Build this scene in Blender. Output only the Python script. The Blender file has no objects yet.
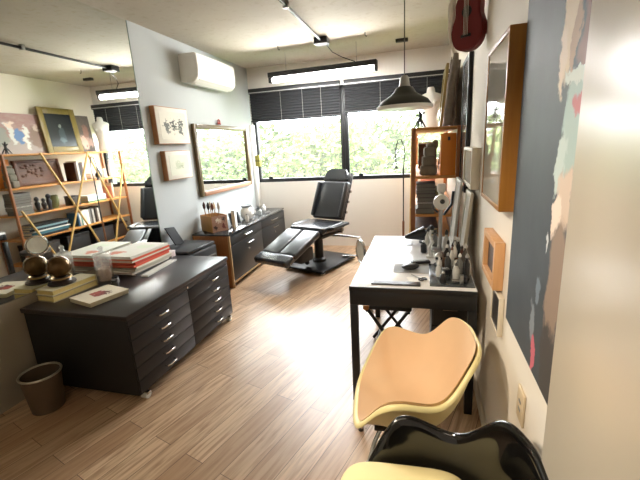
import bpy, bmesh, math, random
from mathutils import Vector, Matrix
random.seed(7)
S = bpy.context.scene
COL = S.collection
PI = math.pi
# ------------------------------------------------------------------ camera, sky, sun, fill lights, exposure
CAM_H = 1.5
YAW, PITCH, ROLL, FPX = math.radians(15.6), math.radians(14.1), math.radians(3.16), 373.1
fwd = Vector((-math.sin(YAW) * math.cos(PITCH), math.cos(YAW) * math.cos(PITCH), -math.sin(PITCH)))
right = Vector((math.cos(YAW), math.sin(YAW), 0))
down = fwd.cross(right)
r2 = right * math.cos(ROLL) + down * math.sin(ROLL)
d2 = -right * math.sin(ROLL) + down * math.cos(ROLL)
cam_d = bpy.data.cameras.new('camera')
cam = bpy.data.objects.new('camera', cam_d); COL.objects.link(cam)
cam.matrix_world = Matrix(((r2.x, -d2.x, -fwd.x, 0), (r2.y, -d2.y, -fwd.y, 0), (r2.z, -d2.z, -fwd.z, CAM_H), (0, 0, 0, 1)))
cam_d.sensor_width = 36.0
cam_d.lens = FPX * 36.0 / 640.0
cam_d.clip_start = 0.02
S.camera = cam

w = bpy.data.worlds.new('sky'); S.world = w; w.use_nodes = True
bg = w.node_tree.nodes['Background']
bg.inputs[0].default_value = (0.93, 0.97, 1.0, 1); bg.inputs[1].default_value = 6.5

def light(name, kind, loc, energy, color=(1, 1, 1), **k):
    d = bpy.data.lights.new(name, kind); d.energy = energy; d.color = color
    o = bpy.data.objects.new(name, d); COL.objects.link(o); o.location = loc
    for a, b in k.items(): setattr(d, a, b)
    return o
sun = light('sun', 'SUN', (0, -5, 12), 2.0, (1.0, 0.95, 0.84), angle=0.02)
sun.rotation_euler = Vector((0.25, 0.75, -0.62)).to_track_quat('-Z', 'Y').to_euler()
# portals over the two windows guide the sky light into the room
for px, pw in ((-1.76, 1.36), (-0.365, 1.38)):
    p = light('window_portal', 'AREA', (px, 5.56, 1.66), 1.0, shape='RECTANGLE', size=pw, size_y=1.26)
    p.rotation_euler = (-PI / 2, 0, 0)
    p.data.cycles.is_portal = True
# added warm fill light, unseen, under the ceiling behind the camera
light('warm_fill_light', 'AREA', (-0.95, -0.7, 2.6), 2.0, (1.0, 0.84, 0.66), shape='RECTANGLE', size=1.1, size_y=0.35)
# added warm fill spot, out of view, brightens the chairs and lower right wall
sp = light('chair_fill_spot', 'SPOT', (-1.45, 0.15, 2.55), 72.0, (1.0, 0.87, 0.70), spot_size=math.radians(44), spot_blend=0.7, shadow_soft_size=0.12)
sp.rotation_euler = (Vector((0.34, 1.32, 0.55)) - sp.location).to_track_quat('-Z', 'Y').to_euler()
V = S.view_settings
V.view_transform = 'Standard'; V.look = 'None'; V.gamma = 1.0; V.use_curve_mapping = False
V.exposure = 1.95

# ------------------------------------------------------------------ materials
def lin(h):
    h = h.lstrip('#'); o = []
    for i in (0, 2, 4):
        c = int(h[i:i + 2], 16) / 255
        o.append(c / 12.92 if c <= 0.04045 else ((c + 0.055) / 1.055) ** 2.4)
    return (*o, 1)
def newmat(name):
    m = bpy.data.materials.new(name); m.use_nodes = True
    return m, m.node_tree, m.node_tree.nodes['Principled BSDF']
def N(nt, t, **k):
    n = nt.nodes.new(t)
    for a, b in k.items(): setattr(n, a, b)
    return n
def mixc(nt, fac, a, b):
    n = N(nt, 'ShaderNodeMix', data_type='RGBA')
    for s, v in ((0, fac), (6, a), (7, b)):
        if hasattr(v, 'links') or hasattr(v, 'is_output'): nt.links.new(v, n.inputs[s])
        else: n.inputs[s].default_value = v
    return n.outputs[2]
MC = {}
def M(hexc, rough=0.5, metal=0.0, var=0.06, scale=9.0, bump=0.0, coat=0.0, spec=None, ior=None):
    key = (hexc, rough, metal, var, scale, bump, coat, spec, ior)
    if key in MC: return MC[key]
    m, nt, p = newmat('surface_' + hexc.strip('#'))
    c = lin(hexc)
    tc = N(nt, 'ShaderNodeTexCoord'); no = N(nt, 'ShaderNodeTexNoise'); no.inputs['Scale'].default_value = scale
    no.inputs['Detail'].default_value = 4
    nt.links.new(tc.outputs['Object'], no.inputs['Vector'])
    lo = tuple(x * (1 - var) for x in c[:3]) + (1,); hi = tuple(min(1, x * (1 + var)) for x in c[:3]) + (1,)
    nt.links.new(mixc(nt, no.outputs[0], lo, hi), p.inputs['Base Color'])
    p.inputs['Roughness'].default_value = rough; p.inputs['Metallic'].default_value = metal
    if coat: p.inputs['Coat Weight'].default_value = coat; p.inputs['Coat Roughness'].default_value = 0.05
    if spec is not None: p.inputs['Specular IOR Level'].default_value = spec
    if ior: p.inputs['IOR'].default_value = ior
    if bump:
        b = N(nt, 'ShaderNodeBump'); b.inputs['Strength'].default_value = bump; b.inputs['Distance'].default_value = 0.01
        nt.links.new(no.outputs[0], b.inputs['Height']); nt.links.new(b.outputs[0], p.inputs['Normal'])
    MC[key] = m
    return m
def wood(hexa, hexb, rough=0.45, axis='Z', scale=5.0):
    m, nt, p = newmat('wood_' + hexa.strip('#'))
    tc = N(nt, 'ShaderNodeTexCoord'); mp = N(nt, 'ShaderNodeMapping')
    sc = {'X': (1, 12, 12), 'Y': (12, 1, 12), 'Z': (12, 12, 1)}[axis]
    mp.inputs['Scale'].default_value = sc
    no = N(nt, 'ShaderNodeTexNoise'); no.inputs['Scale'].default_value = scale; no.inputs['Detail'].default_value = 5
    nt.links.new(tc.outputs['Object'], mp.inputs[0]); nt.links.new(mp.outputs[0], no.inputs['Vector'])
    nt.links.new(mixc(nt, no.outputs[0], lin(hexa), lin(hexb)), p.inputs['Base Color'])
    p.inputs['Roughness'].default_value = rough
    return m
def glassy(name, tint='#ffffff', haze=0.2, haze_col='#f4f6ee', gloss=0.1, rough=0.03):
    m, nt, p = newmat(name)
    nt.nodes.remove(p); out = nt.nodes['Material Output']
    tr = N(nt, 'ShaderNodeBsdfTransparent'); tr.inputs[0].default_value = lin(tint)
    tl = N(nt, 'ShaderNodeBsdfTranslucent'); tl.inputs[0].default_value = lin(haze_col)
    df = N(nt, 'ShaderNodeBsdfDiffuse'); df.inputs[0].default_value = lin(haze_col)
    gl = N(nt, 'ShaderNodeBsdfGlossy'); gl.inputs['Roughness'].default_value = rough
    tc = N(nt, 'ShaderNodeTexCoord'); no = N(nt, 'ShaderNodeTexNoise'); no.inputs['Scale'].default_value = 14
    nt.links.new(tc.outputs['Object'], no.inputs['Vector'])
    mr = N(nt, 'ShaderNodeMapRange'); mr.inputs['To Min'].default_value = haze * 0.7; mr.inputs['To Max'].default_value = haze * 1.3
    nt.links.new(no.outputs[0], mr.inputs[0])
    h = N(nt, 'ShaderNodeMixShader'); h.inputs[0].default_value = 0.4
    nt.links.new(tl.outputs[0], h.inputs[1]); nt.links.new(df.outputs[0], h.inputs[2])
    a = N(nt, 'ShaderNodeMixShader'); nt.links.new(mr.outputs[0], a.inputs[0])
    nt.links.new(tr.outputs[0], a.inputs[1]); nt.links.new(h.outputs[0], a.inputs[2])
    b = N(nt, 'ShaderNodeMixShader'); b.inputs[0].default_value = gloss
    nt.links.new(a.outputs[0], b.inputs[1]); nt.links.new(gl.outputs[0], b.inputs[2])
    nt.links.new(b.outputs[0], out.inputs[0])
    return m
def emit(name, hexc, strength):
    m, nt, p = newmat(name)
    p.inputs['Base Color'].default_value = lin(hexc)
    p.inputs['Emission Color'].default_value = lin(hexc); p.inputs['Emission Strength'].default_value = strength
    return m
def art(name, base, base2, blobs, u='Y', v='Z', dist=0.08, nscale=6.0, rough=0.6):
    """abstract picture: two-tone ground and soft coloured patches in Generated coordinates"""
    m, nt, p = newmat(name)
    tc = N(nt, 'ShaderNodeTexCoord'); no = N(nt, 'ShaderNodeTexNoise'); no.inputs['Scale'].default_value = nscale
    no.inputs['Detail'].default_value = 8; no.inputs['Roughness'].default_value = .62
    nt.links.new(tc.outputs['Generated'], no.inputs['Vector'])
    sx = N(nt, 'ShaderNodeSeparateXYZ'); nt.links.new(tc.outputs['Generated'], sx.inputs[0])
    sn = N(nt, 'ShaderNodeSeparateColor'); nt.links.new(no.outputs['Color'], sn.inputs[0])
    def math_(op, a, b):
        n = N(nt, 'ShaderNodeMath', operation=op)
        for i, q in enumerate((a, b)):
            if isinstance(q, (int, float)): n.inputs[i].default_value = q
            else: nt.links.new(q, n.inputs[i])
        return n.outputs[0]
    U = math_('ADD', sx.outputs[u], math_('MULTIPLY', math_('SUBTRACT', sn.outputs[0], 0.5), dist * 5))
    W = math_('ADD', sx.outputs[v], math_('MULTIPLY', math_('SUBTRACT', sn.outputs[1], 0.5), dist * 5))
    c = mixc(nt, no.outputs[0], lin(base), lin(base2))
    for cu, cv, ru, rv, col in blobs:
        a = math_('DIVIDE', math_('SUBTRACT', U, cu), ru); b = math_('DIVIDE', math_('SUBTRACT', W, cv), rv)
        d = math_('ADD', math_('MULTIPLY', a, a), math_('MULTIPLY', b, b))
        mr = N(nt, 'ShaderNodeMapRange'); mr.inputs[1].default_value = 1.15; mr.inputs[2].default_value = 0.7
        nt.links.new(d, mr.inputs[0])
        c = mixc(nt, mr.outputs[0], c, lin(col))
    nt.links.new(c, p.inputs['Base Color']); p.inputs['Roughness'].default_value = rough
    return m

# ------------------------------------------------------------------ mesh helpers
class MB:
    def __init__(s): s.bm = bmesh.new()
    def _add(s, t, mat=None):
        if mat is not None: bmesh.ops.transform(t, matrix=mat, verts=t.verts)
        me = bpy.data.meshes.new('tmp'); t.to_mesh(me); t.free(); s.bm.from_mesh(me); bpy.data.meshes.remove(me)
        return s
    def box(s, x0, x1, y0, y1, z0, z1, bev=0.0, mat=None, seg=2):
        t = bmesh.new(); bmesh.ops.create_cube(t, size=1)
        for q in t.verts: q.co = Vector(((x0 + x1) / 2 + q.co.x * (x1 - x0), (y0 + y1) / 2 + q.co.y * (y1 - y0), (z0 + z1) / 2 + q.co.z * (z1 - z0)))
        if bev: bmesh.ops.bevel(t, geom=t.edges[:], offset=bev, segments=seg, affect='EDGES', profile=0.5)
        return s._add(t, mat)
    def cyl(s, a, b, r, rb=None, n=16, caps=True):
        a, b = Vector(a), Vector(b); d = b - a
        t = bmesh.new(); bmesh.ops.create_cone(t, cap_ends=caps, segments=n, radius1=r, radius2=r if rb is None else rb, depth=d.length)
        m = Matrix.Translation((a + b) / 2) @ d.to_track_quat('Z', 'Y').to_matrix().to_4x4()
        return s._add(t, m)
    def sphere(s, c, r, sc=(1, 1, 1), n=16):
        t = bmesh.new(); bmesh.ops.create_uvsphere(t, u_segments=n, v_segments=max(6, n // 2), radius=r)
        return s._add(t, Matrix.Translation(c) @ Matrix.Diagonal((*sc, 1)))
    def lathe(s, prof, c=(0, 0, 0), n=24, mat=None):
        t = bmesh.new(); rings = []
        for r, z in prof:
            rings.append([t.verts.new((c[0] + r * math.cos(2 * PI * i / n), c[1] + r * math.sin(2 * PI * i / n), c[2] + z)) for i in range(n)])
        for A, B in zip(rings, rings[1:]):
            for i in range(n): t.faces.new((A[i], A[(i + 1) % n], B[(i + 1) % n], B[i]))
        if prof[0][0] > 1e-4: t.faces.new(rings[0][::-1])
        if prof[-1][0] > 1e-4: t.faces.new(rings[-1])
        bmesh.ops.remove_doubles(t, verts=t.verts, dist=1e-5)
        return s._add(t, mat)
    def tube(s, pts, r, n=10, closed=False):
        P = [Vector(p) for p in pts]; t = bmesh.new(); rings = []; m = len(P); up = None
        for i, p in enumerate(P):
            if closed: d = P[(i + 1) % m] - P[i - 1]
            else: d = P[min(i + 1, m - 1)] - P[max(i - 1, 0)]
            d.normalize()
            if up is None: up = d.orthogonal().normalized()
            up = (up - d * up.dot(d)).normalized(); sd = d.cross(up)
            rr = r[i] if isinstance(r, (list, tuple)) else r
            rings.append([t.verts.new(p + (up * math.cos(2 * PI * k / n) + sd * math.sin(2 * PI * k / n)) * rr) for k in range(n)])
        pr_ = list(zip(rings, rings[1:])) + ([(rings[-1], rings[0])] if closed else [])
        for A, B in pr_:
            for k in range(n): t.faces.new((A[k], A[(k + 1) % n], B[(k + 1) % n], B[k]))
        if not closed: t.faces.new(rings[0][::-1]); t.faces.new(rings[-1])
        return s._add(t)
    def prism(s, poly, d0, d1, axis='Z', bev=0.0):
        """extrude 2-D polygon; axis Z: (x,y); axis Y: (x,z); axis X: (y,z)"""
        t = bmesh.new()
        f = {'Z': lambda p, d: (p[0], p[1], d), 'Y': lambda p, d: (p[0], d, p[1]), 'X': lambda p, d: (d, p[0], p[1])}[axis]
        A = [t.verts.new(f(p, d0)) for p in poly]; B = [t.verts.new(f(p, d1)) for p in poly]
        n = len(poly)
        t.faces.new(A[::-1]); t.faces.new(B)
        for i in range(n): t.faces.new((A[i], A[(i + 1) % n], B[(i + 1) % n], B[i]))
        bmesh.ops.recalc_face_normals(t, faces=t.faces[:])
        if bev: bmesh.ops.bevel(t, geom=t.edges[:], offset=bev, segments=2, affect='EDGES')
        return s._add(t)
    def build(s, name, mat, parent=None, smooth=40, subsurf=0, mw=None):
        bmesh.ops.recalc_face_normals(s.bm, faces=s.bm.faces[:])
        me = bpy.data.meshes.new(name); s.bm.to_mesh(me); s.bm.free()
        me.materials.append(mat)
        if smooth:
            for p in me.polygons: p.use_smooth = True
            try: me.set_sharp_from_angle(angle=math.radians(smooth))
            except Exception: pass
        o = bpy.data.objects.new(name, me); COL.objects.link(o)
        if subsurf: md = o.modifiers.new('subsurf', 'SUBSURF'); md.levels = md.render_levels = subsurf
        if parent is not None: o.parent = parent
        if mw is not None: o.matrix_local = mw
        return o
def tag(o, label, cat, group=None, kind=None):
    o['label'] = label; o['category'] = cat
    if group: o['group'] = group
    if kind: o['kind'] = kind
    return o
def thing(name, label, cat, loc=(0, 0, 0), rz=0.0, group=None, rot=None):
    o = bpy.data.objects.new(name, None); COL.objects.link(o); o.empty_display_size = 0.1
    o.location = loc; o.rotation_euler = rot if rot else (0, 0, rz)
    return tag(o, label, cat, group)
def struct(o): o['kind'] = 'structure'; return o
def kids(o): return [c for c in bpy.data.objects if c.parent == o]
def copy_tree(o, parent=None):
    c = o.copy(); COL.objects.link(c)
    if parent is not None: c.parent = parent
    for ch in kids(o): copy_tree(ch, c)
    return c

BLACK = M('#17171a', 0.42); BLACKM = M('#1c1b1d', 0.5, 0.0, 0.1, 30)
CHROME = M('#c9c9c6', 0.18, 1.0); STEEL = M('#a9a9a6', 0.35, 1.0)
WHITE = M('#e9e7e2', 0.5); WHITEG = M('#efeeea', 0.25)
GREYP = M('#8a8a88', 0.5)
ORANGE = wood('#c07a38', '#955a26', 0.4)
BAMBOO = wood('#d9b878', '#b98f4c', 0.45)
PAPER = M('#e7dcc0', 0.8, 0, 0.12, 60)

# ------------------------------------------------------------------ room shell
XL, XR, YB, YF, ZC = -2.49, 0.34, 5.43, -1.7, 2.65
YM = 3.07          # the mirror ends here and the grey wall begins
ZS, ZT = 1.00, 2.31
def floor_mat():
    m, nt, p = newmat('oak_plank_floor')
    tc = N(nt, 'ShaderNodeTexCoord'); mp = N(nt, 'ShaderNodeMapping')
    mp.inputs['Rotation'].default_value = (0, 0, math.radians(-(90 - 17)))
    nt.links.new(tc.outputs['Object'], mp.inputs[0])
    br = N(nt, 'ShaderNodeTexBrick'); br.offset = 0.37; br.offset_frequency = 2
    br.inputs['Color1'].default_value = (0, 0, 0, 1); br.inputs['Color2'].default_value = (1, 1, 1, 1); br.inputs['Mortar'].default_value = (0.5, 0.5, 0.5, 1)
    br.inputs['Scale'].default_value = 1.0; br.inputs['Brick Width'].default_value = 0.95; br.inputs['Row Height'].default_value = 0.125
    br.inputs['Mortar Size'].default_value = 0.0018; br.inputs['Mortar Smooth'].default_value = 0.3; br.inputs['Bias'].default_value = 0.0
    nt.links.new(mp.outputs[0], br.inputs['Vector'])
    gm = N(nt, 'ShaderNodeMapping'); gm.inputs['Scale'].default_value = (1.3, 16, 1)
    nt.links.new(mp.outputs[0], gm.inputs[0])
    no = N(nt, 'ShaderNodeTexNoise'); no.inputs['Scale'].default_value = 3.0; no.inputs['Detail'].default_value = 7; no.inputs['Distortion'].default_value = 0.6
    nt.links.new(gm.outputs[0], no.inputs['Vector'])
    c1 = mixc(nt, br.outputs['Color'], lin('#b2906e'), lin('#dbbd9a'))
    mr = N(nt, 'ShaderNodeMapRange'); mr.inputs[1].default_value = 0.42; mr.inputs[2].default_value = 0.68
    nt.links.new(no.outputs[0], mr.inputs[0])
    c2 = mixc(nt, mr.outputs[0], c1, lin('#a07c5c'))
    c3 = mixc(nt, br.outputs['Fac'], c2, lin('#5a3d2a'))
    nt.links.new(c3, p.inputs['Base Color'])
    p.inputs['Roughness'].default_value = 0.33; p.inputs['IOR'].default_value = 1.75
    b = N(nt, 'ShaderNodeBump'); b.inputs['Strength'].default_value = 0.12; b.inputs['Distance'].default_value = 0.004
    nt.links.new(no.outputs[0], b.inputs['Height']); nt.links.new(b.outputs[0], p.inputs['Normal'])
    return m
def concrete():
    m, nt, p = newmat('bare_concrete_ceiling')
    tc = N(nt, 'ShaderNodeTexCoord'); no = N(nt, 'ShaderNodeTexNoise'); no.inputs['Scale'].default_value = 1.4; no.inputs['Detail'].default_value = 7
    nt.links.new(tc.outputs['Object'], no.inputs['Vector'])
    n2 = N(nt, 'ShaderNodeTexNoise'); n2.inputs['Scale'].default_value = 18; n2.inputs['Detail'].default_value = 5
    nt.links.new(tc.outputs['Object'], n2.inputs['Vector'])
    c = mixc(nt, no.outputs[0], lin('#a8a193'), lin('#c9c3b7'))
    mr = N(nt, 'ShaderNodeMapRange'); mr.inputs[1].default_value = 0.56; mr.inputs[2].default_value = 0.75; mr.inputs[4].default_value = 0.5
    nt.links.new(n2.outputs[0], mr.inputs[0])
    c = mixc(nt, mr.outputs[0], c, lin('#a2977f'))
    nt.links.new(c, p.inputs['Base Color']); p.inputs['Roughness'].default_value = 0.85
    b = N(nt, 'ShaderNodeBump'); b.inputs['Strength'].default_value = 0.25; b.inputs['Distance'].default_value = 0.01
    nt.links.new(n2.outputs[0], b.inputs['Height']); nt.links.new(b.outputs[0], p.inputs['Normal'])
    return m
WALLW = M('#e6e1d8', 0.7, 0, 0.03, 3.0)
WALLR = M('#e4dbcc', 0.7, 0, 0.03, 3.0)
WALLG = M('#b6bcbc', 0.75, 0, 0.04, 3.0)
WALLB = M('#9c9280', 0.75, 0, 0.04, 3.0)
FRAME = M('#1b1d1f', 0.45)
struct(MB().box(XL - .2, XR + .2, YF - .2, YB + .2, -.12, 0).build('floor', floor_mat(), smooth=0))
struct(MB().box(XL - .2, XR + .2, YF - .2, YB + .2, ZC, ZC + .15).build('ceiling', concrete(), smooth=0))
wl = MB().box(XL - .2, XL, YM, YB, 0, ZC); struct(wl.build('wall_left', WALLG, smooth=0))
wl = MB().box(XL - .2, XL, YF, YM, 0, .655); wl.box(XL - .2, XL - .03, YF, YM, .655, ZC); struct(wl.build('wall_left_lower', WALLB, smooth=0))
struct(MB().box(XR, XR + .2, YF, YB, 0, ZC).build('wall_right', WALLR, smooth=0))
struct(MB().box(XL - .2, XR + .2, YF - .2, YF, 0, ZC).build('wall_rear', WALLW, smooth=0))
wb = MB().box(XL - .2, XR + .2, YB, YB + .2, 0, ZS); wb.box(XL - .2, XR + .2, YB, YB + .2, ZT, ZC)
wb.box(XL - .2, XL + .02, YB, YB + .2, ZS, ZT); wb.box(XR - .005, XR + .2, YB, YB + .2, ZS, ZT)
struct(wb.build('wall_back', WALLW, smooth=0))
struct(MB().box(XR - .014, XR, 1.0, YB, 0, .08, .003).build('baseboard_right', WALLR))
struct(MB().box(XL, XL + .014, YM, 3.5, 0, .08, .003).build('baseboard_left', WALLG))
struct(MB().box(XL, XL + .05, 5.33, YB - .002, .64, 1.86, .004).build('trim_1', WHITE))
# windows
PANE = glassy('hazy_window_glass', haze=0.035, gloss=0.04)
def window(idx, x0, x1):
    f = MB(); t = .055
    y0, y1 = YB + .01, YB + .07
    f.box(x0, x1, y0, y1, ZS, ZS + t, .004); f.box(x0, x1, y0, y1, ZT - t, ZT, .004)
    f.box(x0, x0 + t, y0, y1, ZS, ZT, .004); f.box(x1 - t, x1, y0, y1, ZS, ZT, .004)
    o = struct(f.build('window_%d' % idx, FRAME))
    g = MB().box(x0 + t - .002, x1 - t + .002, YB + .038, YB + .044, ZS + t - .002, ZT - t + .002).build('pane', PANE, o, smooth=0)
    for u in (.16, .84):
        xx = x0 + (x1 - x0) * u
        l = MB().box(xx - .03, xx + .03, YB - .012, YB + .012, ZS + t, ZS + t + .03, .004); l.cyl((xx, YB, ZS + t + .02), (xx, YB - .035, ZS + t + .035), .008)
        l.build('latch', FRAME, o)
    return o
window(1, XL + .022, -1.07); window(2, -1.068, XR - .007)
# inside sill strip, blinds
def blind(x0, x1, zb, label):
    t = thing('roller_blind', label, 'blind', ((x0 + x1) / 2, YB - .04, ZT))
    hw = (x1 - x0) / 2
    MB().box(-hw, hw, -.03, .03, -.02, .05, .006).build('cassette', FRAME, t)
    MB().box(-hw, hw, -.034, -.031, -.012, -.002).build('trim_line', M('#bfc0bd', .4, .6), t)
    k = MB(); n = 10; zlen = ZT - zb
    for i in range(n):
        z0 = -.02 - (zlen - .03) * i / n; z1 = -.02 - (zlen - .03) * (i + 1) / n
        k.prism([(-.012, z0), (.004, (z0 + z1) / 2), (-.012, z1), (.002, z1), (.016, (z0 + z1) / 2), (.002, z0)], -hw + .01, hw - .01, 'X')
    k.build('shade', M('#26282b', .8, 0, .15, 40), t, smooth=0)
    MB().box(-hw + .005, hw - .005, -.02, .016, -zlen - .006, -zlen + .02, .004).build('bottom_rail', FRAME, t)
    for fr in (.36, .6, .8) if hw > .6 else (.5,):
        xx = -hw + 2 * hw * fr
        MB().cyl((xx, -.022, -.02), (xx, -.022, -zlen), .0025, n=6).build('cord', M('#9a9a96', .6), t)
    return t
blind(XL + .025, -1.10, 1.90, 'wide black pleated blind above left window beside grey wall')
blind(-1.045, XR - .012, 1.93, 'wide black pleated blind above right window behind hanging lamp')

# ------------------------------------------------------------------ outside the windows
struct(MB().box(-16, 14, 5.9, 26, -1.05, -.95).build('ground', M('#5f7538', .9, 0, .3, 4.0), smooth=0))
def leafy(name, label, cx, cy, blobs, n, cols, trunk):
    t = thing(name, label, 'tree', (cx, cy, -.95))
    k = MB()
    tm = M('#7d6a52', .9, 0, .2, 20)
    for a, b, r in trunk: MB().tube([a, ((a[0] + b[0]) / 2 + .05, (a[1] + b[1]) / 2, (a[2] + b[2]) / 2), b], [r, r * .8, r * .5], 8).build('trunk', tm, t)
    vs, fs, mi = [], [], []
    for i in range(n):
        c = random.choice(blobs)
        while True:
            q = Vector((random.uniform(-1, 1), random.uniform(-1, 1), random.uniform(-1, 1)))
            if .25 < q.length < 1: break
        p = Vector((c[0] + q.x * c[3], c[1] + q.y * c[3], c[2] + q.z * c[4]))
        d = Vector((random.gauss(0, 1), random.gauss(0, 1), random.gauss(0, .6))).normalized()
        e = d.orthogonal().normalized(); s = random.uniform(.07, .14) * (1.5 if cy > 14 else 1)
        b = len(vs)
        vs += [p - d * s, p + e * s * .5, p + d * s, p - e * s * .5]
        fs.append((b, b + 1, b + 2, b + 3)); mi.append(random.randrange(len(cols)))
    me = bpy.data.meshes.new('foliage'); me.from_pydata([tuple(v) for v in vs], [], fs)
    for c in cols:
        m, nt, p = newmat('leaf_' + c.strip('#')); p.inputs['Base Color'].default_value = tuple(q * .36 for q in lin(c)[:3]) + (1,); p.inputs['Roughness'].default_value = .7; p.inputs['Specular IOR Level'].default_value = .2
        me.materials.append(m)
    for p, i in zip(me.polygons, mi): p.material_index = i
    o = bpy.data.objects.new('foliage', me); COL.objects.link(o); o.parent = t
GRN = ['#6f8f3a', '#819c48', '#5f7f33', '#93a85c', '#74905a']
leafy('garden_tree', 'bright green tree seen through left window beside grey wall', -6.6, 11.0,
      [(-.9, 0, 1.7, 1.2, 1.2), (.2, .2, 2.1, 1.2, 1.2), (1.0, 0, 1.5, 1.0, 1.2), (-.1, -.2, .8, 1.8, .9)], 7000, GRN, [((0, 0, 0), (-.6, 0, 1.6), .12), ((0, 0, .4), (.7, 0, 1.8), .09)])
leafy('garden_tree', 'yellow green tree seen through left window near the mullion', -2.55, 10.6,
      [(-.8, 0, 1.5, 1.1, 1.2), (.2, .3, 1.9, 1.2, 1.2), (.8, 0, 1.5, 1.1, 1.2), (0, -.2, .8, 1.8, .8)], 7000, ['#8a9c4a', '#7d943e', '#9aa862', '#6a8538'], [((0, 0, 0), (-.4, 0, 1.5), .1), ((0, 0, .3), (.5, 0, 1.7), .08)])
leafy('garden_tree', 'pale green tree seen through right window behind floor lamp', 1.2, 11.0,
      [(-.8, 0, 1.6, 1.1, 1.2), (.4, .1, 1.9, 1.2, 1.2), (.9, .2, 1.3, 1.0, 1.2), (0, -.2, .8, 1.8, .9)], 7000, ['#769448', '#879e58', '#66833c', '#9aa876'], [((0, 0, 0), (-.5, 0, 1.6), .1), ((0, 0, .4), (.6, 0, 1.8), .08)])
leafy('garden_tree', 'green tree seen only in wall mirror window reflection', 5.0, 11.0,
      [(-.6, 0, 1.5, 1.1, 1.1), (.5, .1, 1.8, 1.1, 1.2), (0, -.2, .7, 1.4, .8)], 4200, GRN, [((0, 0, 0), (-.5, 0, 1.6), .1)])

leafy('garden_hedge', 'long tall hedge far behind the garden trees', -1.0, 15.5,
      [(x, 0, z_, 1.3, 1.0) for x in (-12, -10.4, -8.8, -7.2, -5.6, -4, -2.4, -.8, .8, 2.4, 4, 5.6, 7.2, 8.8) for z_ in (1.0, 2.5)], 15000, ['#6f8a3c', '#7d9548', '#62803a', '#8fa35c'], [((x, 0, 0), (x + .1, 0, 1.6), .1) for x in (-8, -3, 2, 7)])
# ------------------------------------------------------------------ mirror on the left wall
t = thing('wall_mirror', 'huge frameless mirror covering left wall behind the black desk', 'mirror', (XL, 1.0, .66))
mm, nt, p = newmat('silvered_glass'); p.inputs['Base Color'].default_value = (.86, .89, .85, 1); p.inputs['Metallic'].default_value = 1; p.inputs['Roughness'].default_value = .015
MB().box(-.02, -.004, YF - 1 + .01, YM - 1 - .002, 0, ZC - .664).build('glass', mm, t, smooth=0)
MB().box(-.02, 0, YM - 1 - .002, YM - 1 + .0, 0, ZC - .664).build('edge', M('#8fa39a', .3), t, smooth=0)

# ------------------------------------------------------------------ ceiling services
t = thing('ceiling_conduit', 'black metal conduit with junction box running along concrete ceiling', 'conduit', (-1.08, 4.38, ZC))
MB().cyl((0, -5.9, -.03), (0, -.02, -.03), .014, n=12).build('pipe', BLACKM, t)
MB().box(-.075, .075, -.07, .07, -.07, 0, .01).build('junction_box', BLACKM, t)
for yy in (-3.9, -2.6, -1.15): MB().box(-.025, .025, yy - .015, yy + .015, -.05, 0, .003).build('clamp', STEEL, t)
MB().tube([(.04, .03, -.06), (.08, .15, -.12), (.17, .28, -.16), (.3, .38, -.2)], .005, 8).build('cable', BLACKM, t)
t = thing('fluorescent_light', 'black fluorescent batten with glowing white tube hung before blinds', 'light', (-1.2, 4.74, 2.37), math.radians(-4))
MB().box(-.69, .69, -.05, .05, .0, .06, .006).build('housing', BLACKM, t)
MB().box(-.69, .69, .046, .052, -.036, .004, .001).build('added_light_shield', BLACKM, t)  # added shield that keeps tube light off the wall above the blinds
MB().cyl((-.64, 0, -.03), (.66, 0, -.03), .026, n=16).build('tube', emit('glowing_tube', '#fcf9f6', 62.0), t)
for a, b in ((-.69, -.64), (.66, .69)): MB().box(a, b, -.035, .035, -.06, 0, .004).build('tube_holder', BLACKM, t)
for x in (-.45, .45): MB().cyl((x, 0, .06), (x, 0, .28), .003, n=6).build('suspension_wire', STEEL, t)
for hx, hy, lb in ((-1.63, 4.48, 'small metal ceiling hook left of junction box'), (-.6, 4.38, 'small metal ceiling hook right of junction box')):
    o = MB().tube([(0, 0, 0), (0, 0, -.03), (.012, 0, -.045), (.02, 0, -.035)], .004, 8).build('ceiling_hook', BLACKM); o.location = (hx, hy, ZC); tag(o, lb, 'hook')
o = MB().box(-.07, .07, -.03, .03, -.035, 0, .006).build('ceiling_plate', BLACKM); o.location = (-.24, 4.84, ZC); tag(o, 'small black plate on ceiling behind pendant lamp cord', 'plate')
# pendant lamp
t = thing('pendant_lamp', 'dark green enamel pendant lamp hanging over white table', 'lamp', (-.13, 3.0, 1.735))
PG = M('#272a23', .55)
sh = MB().lathe([(.045, .155), (.06, .15), (.085, .11), (.13, .082), (.17, .06), (.198, .022), (.2, .0), (.196, .0), (.192, .02), (.165, .052), (.12, .074), (.07, .1), (.04, .13)], n=40)
s_ = sh.build('shade', PG, t)
MB().lathe([(.2005, -.004), (.206, .002), (.204, .02), (.1995, .022)], n=40).build('rim', WHITEG, t)
MB().lathe([(.19, .016), (.163, .048), (.118, .07), (.065, .094), (.035, .098)], n=40).build('inner_reflector', WHITEG, t)
MB().lathe([(.02, .23), (.032, .215), (.038, .17), (.046, .152)], n=20).build('socket_cap', STEEL, t)
MB().sphere((0, 0, .06), .03).build('bulb', M('#e8e4d8', .2), t)
MB().cyl((0, 0, .225), (0, 0, ZC - 1.735), .004, n=8).build('cord', M('#55524c', .6), t)
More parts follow.
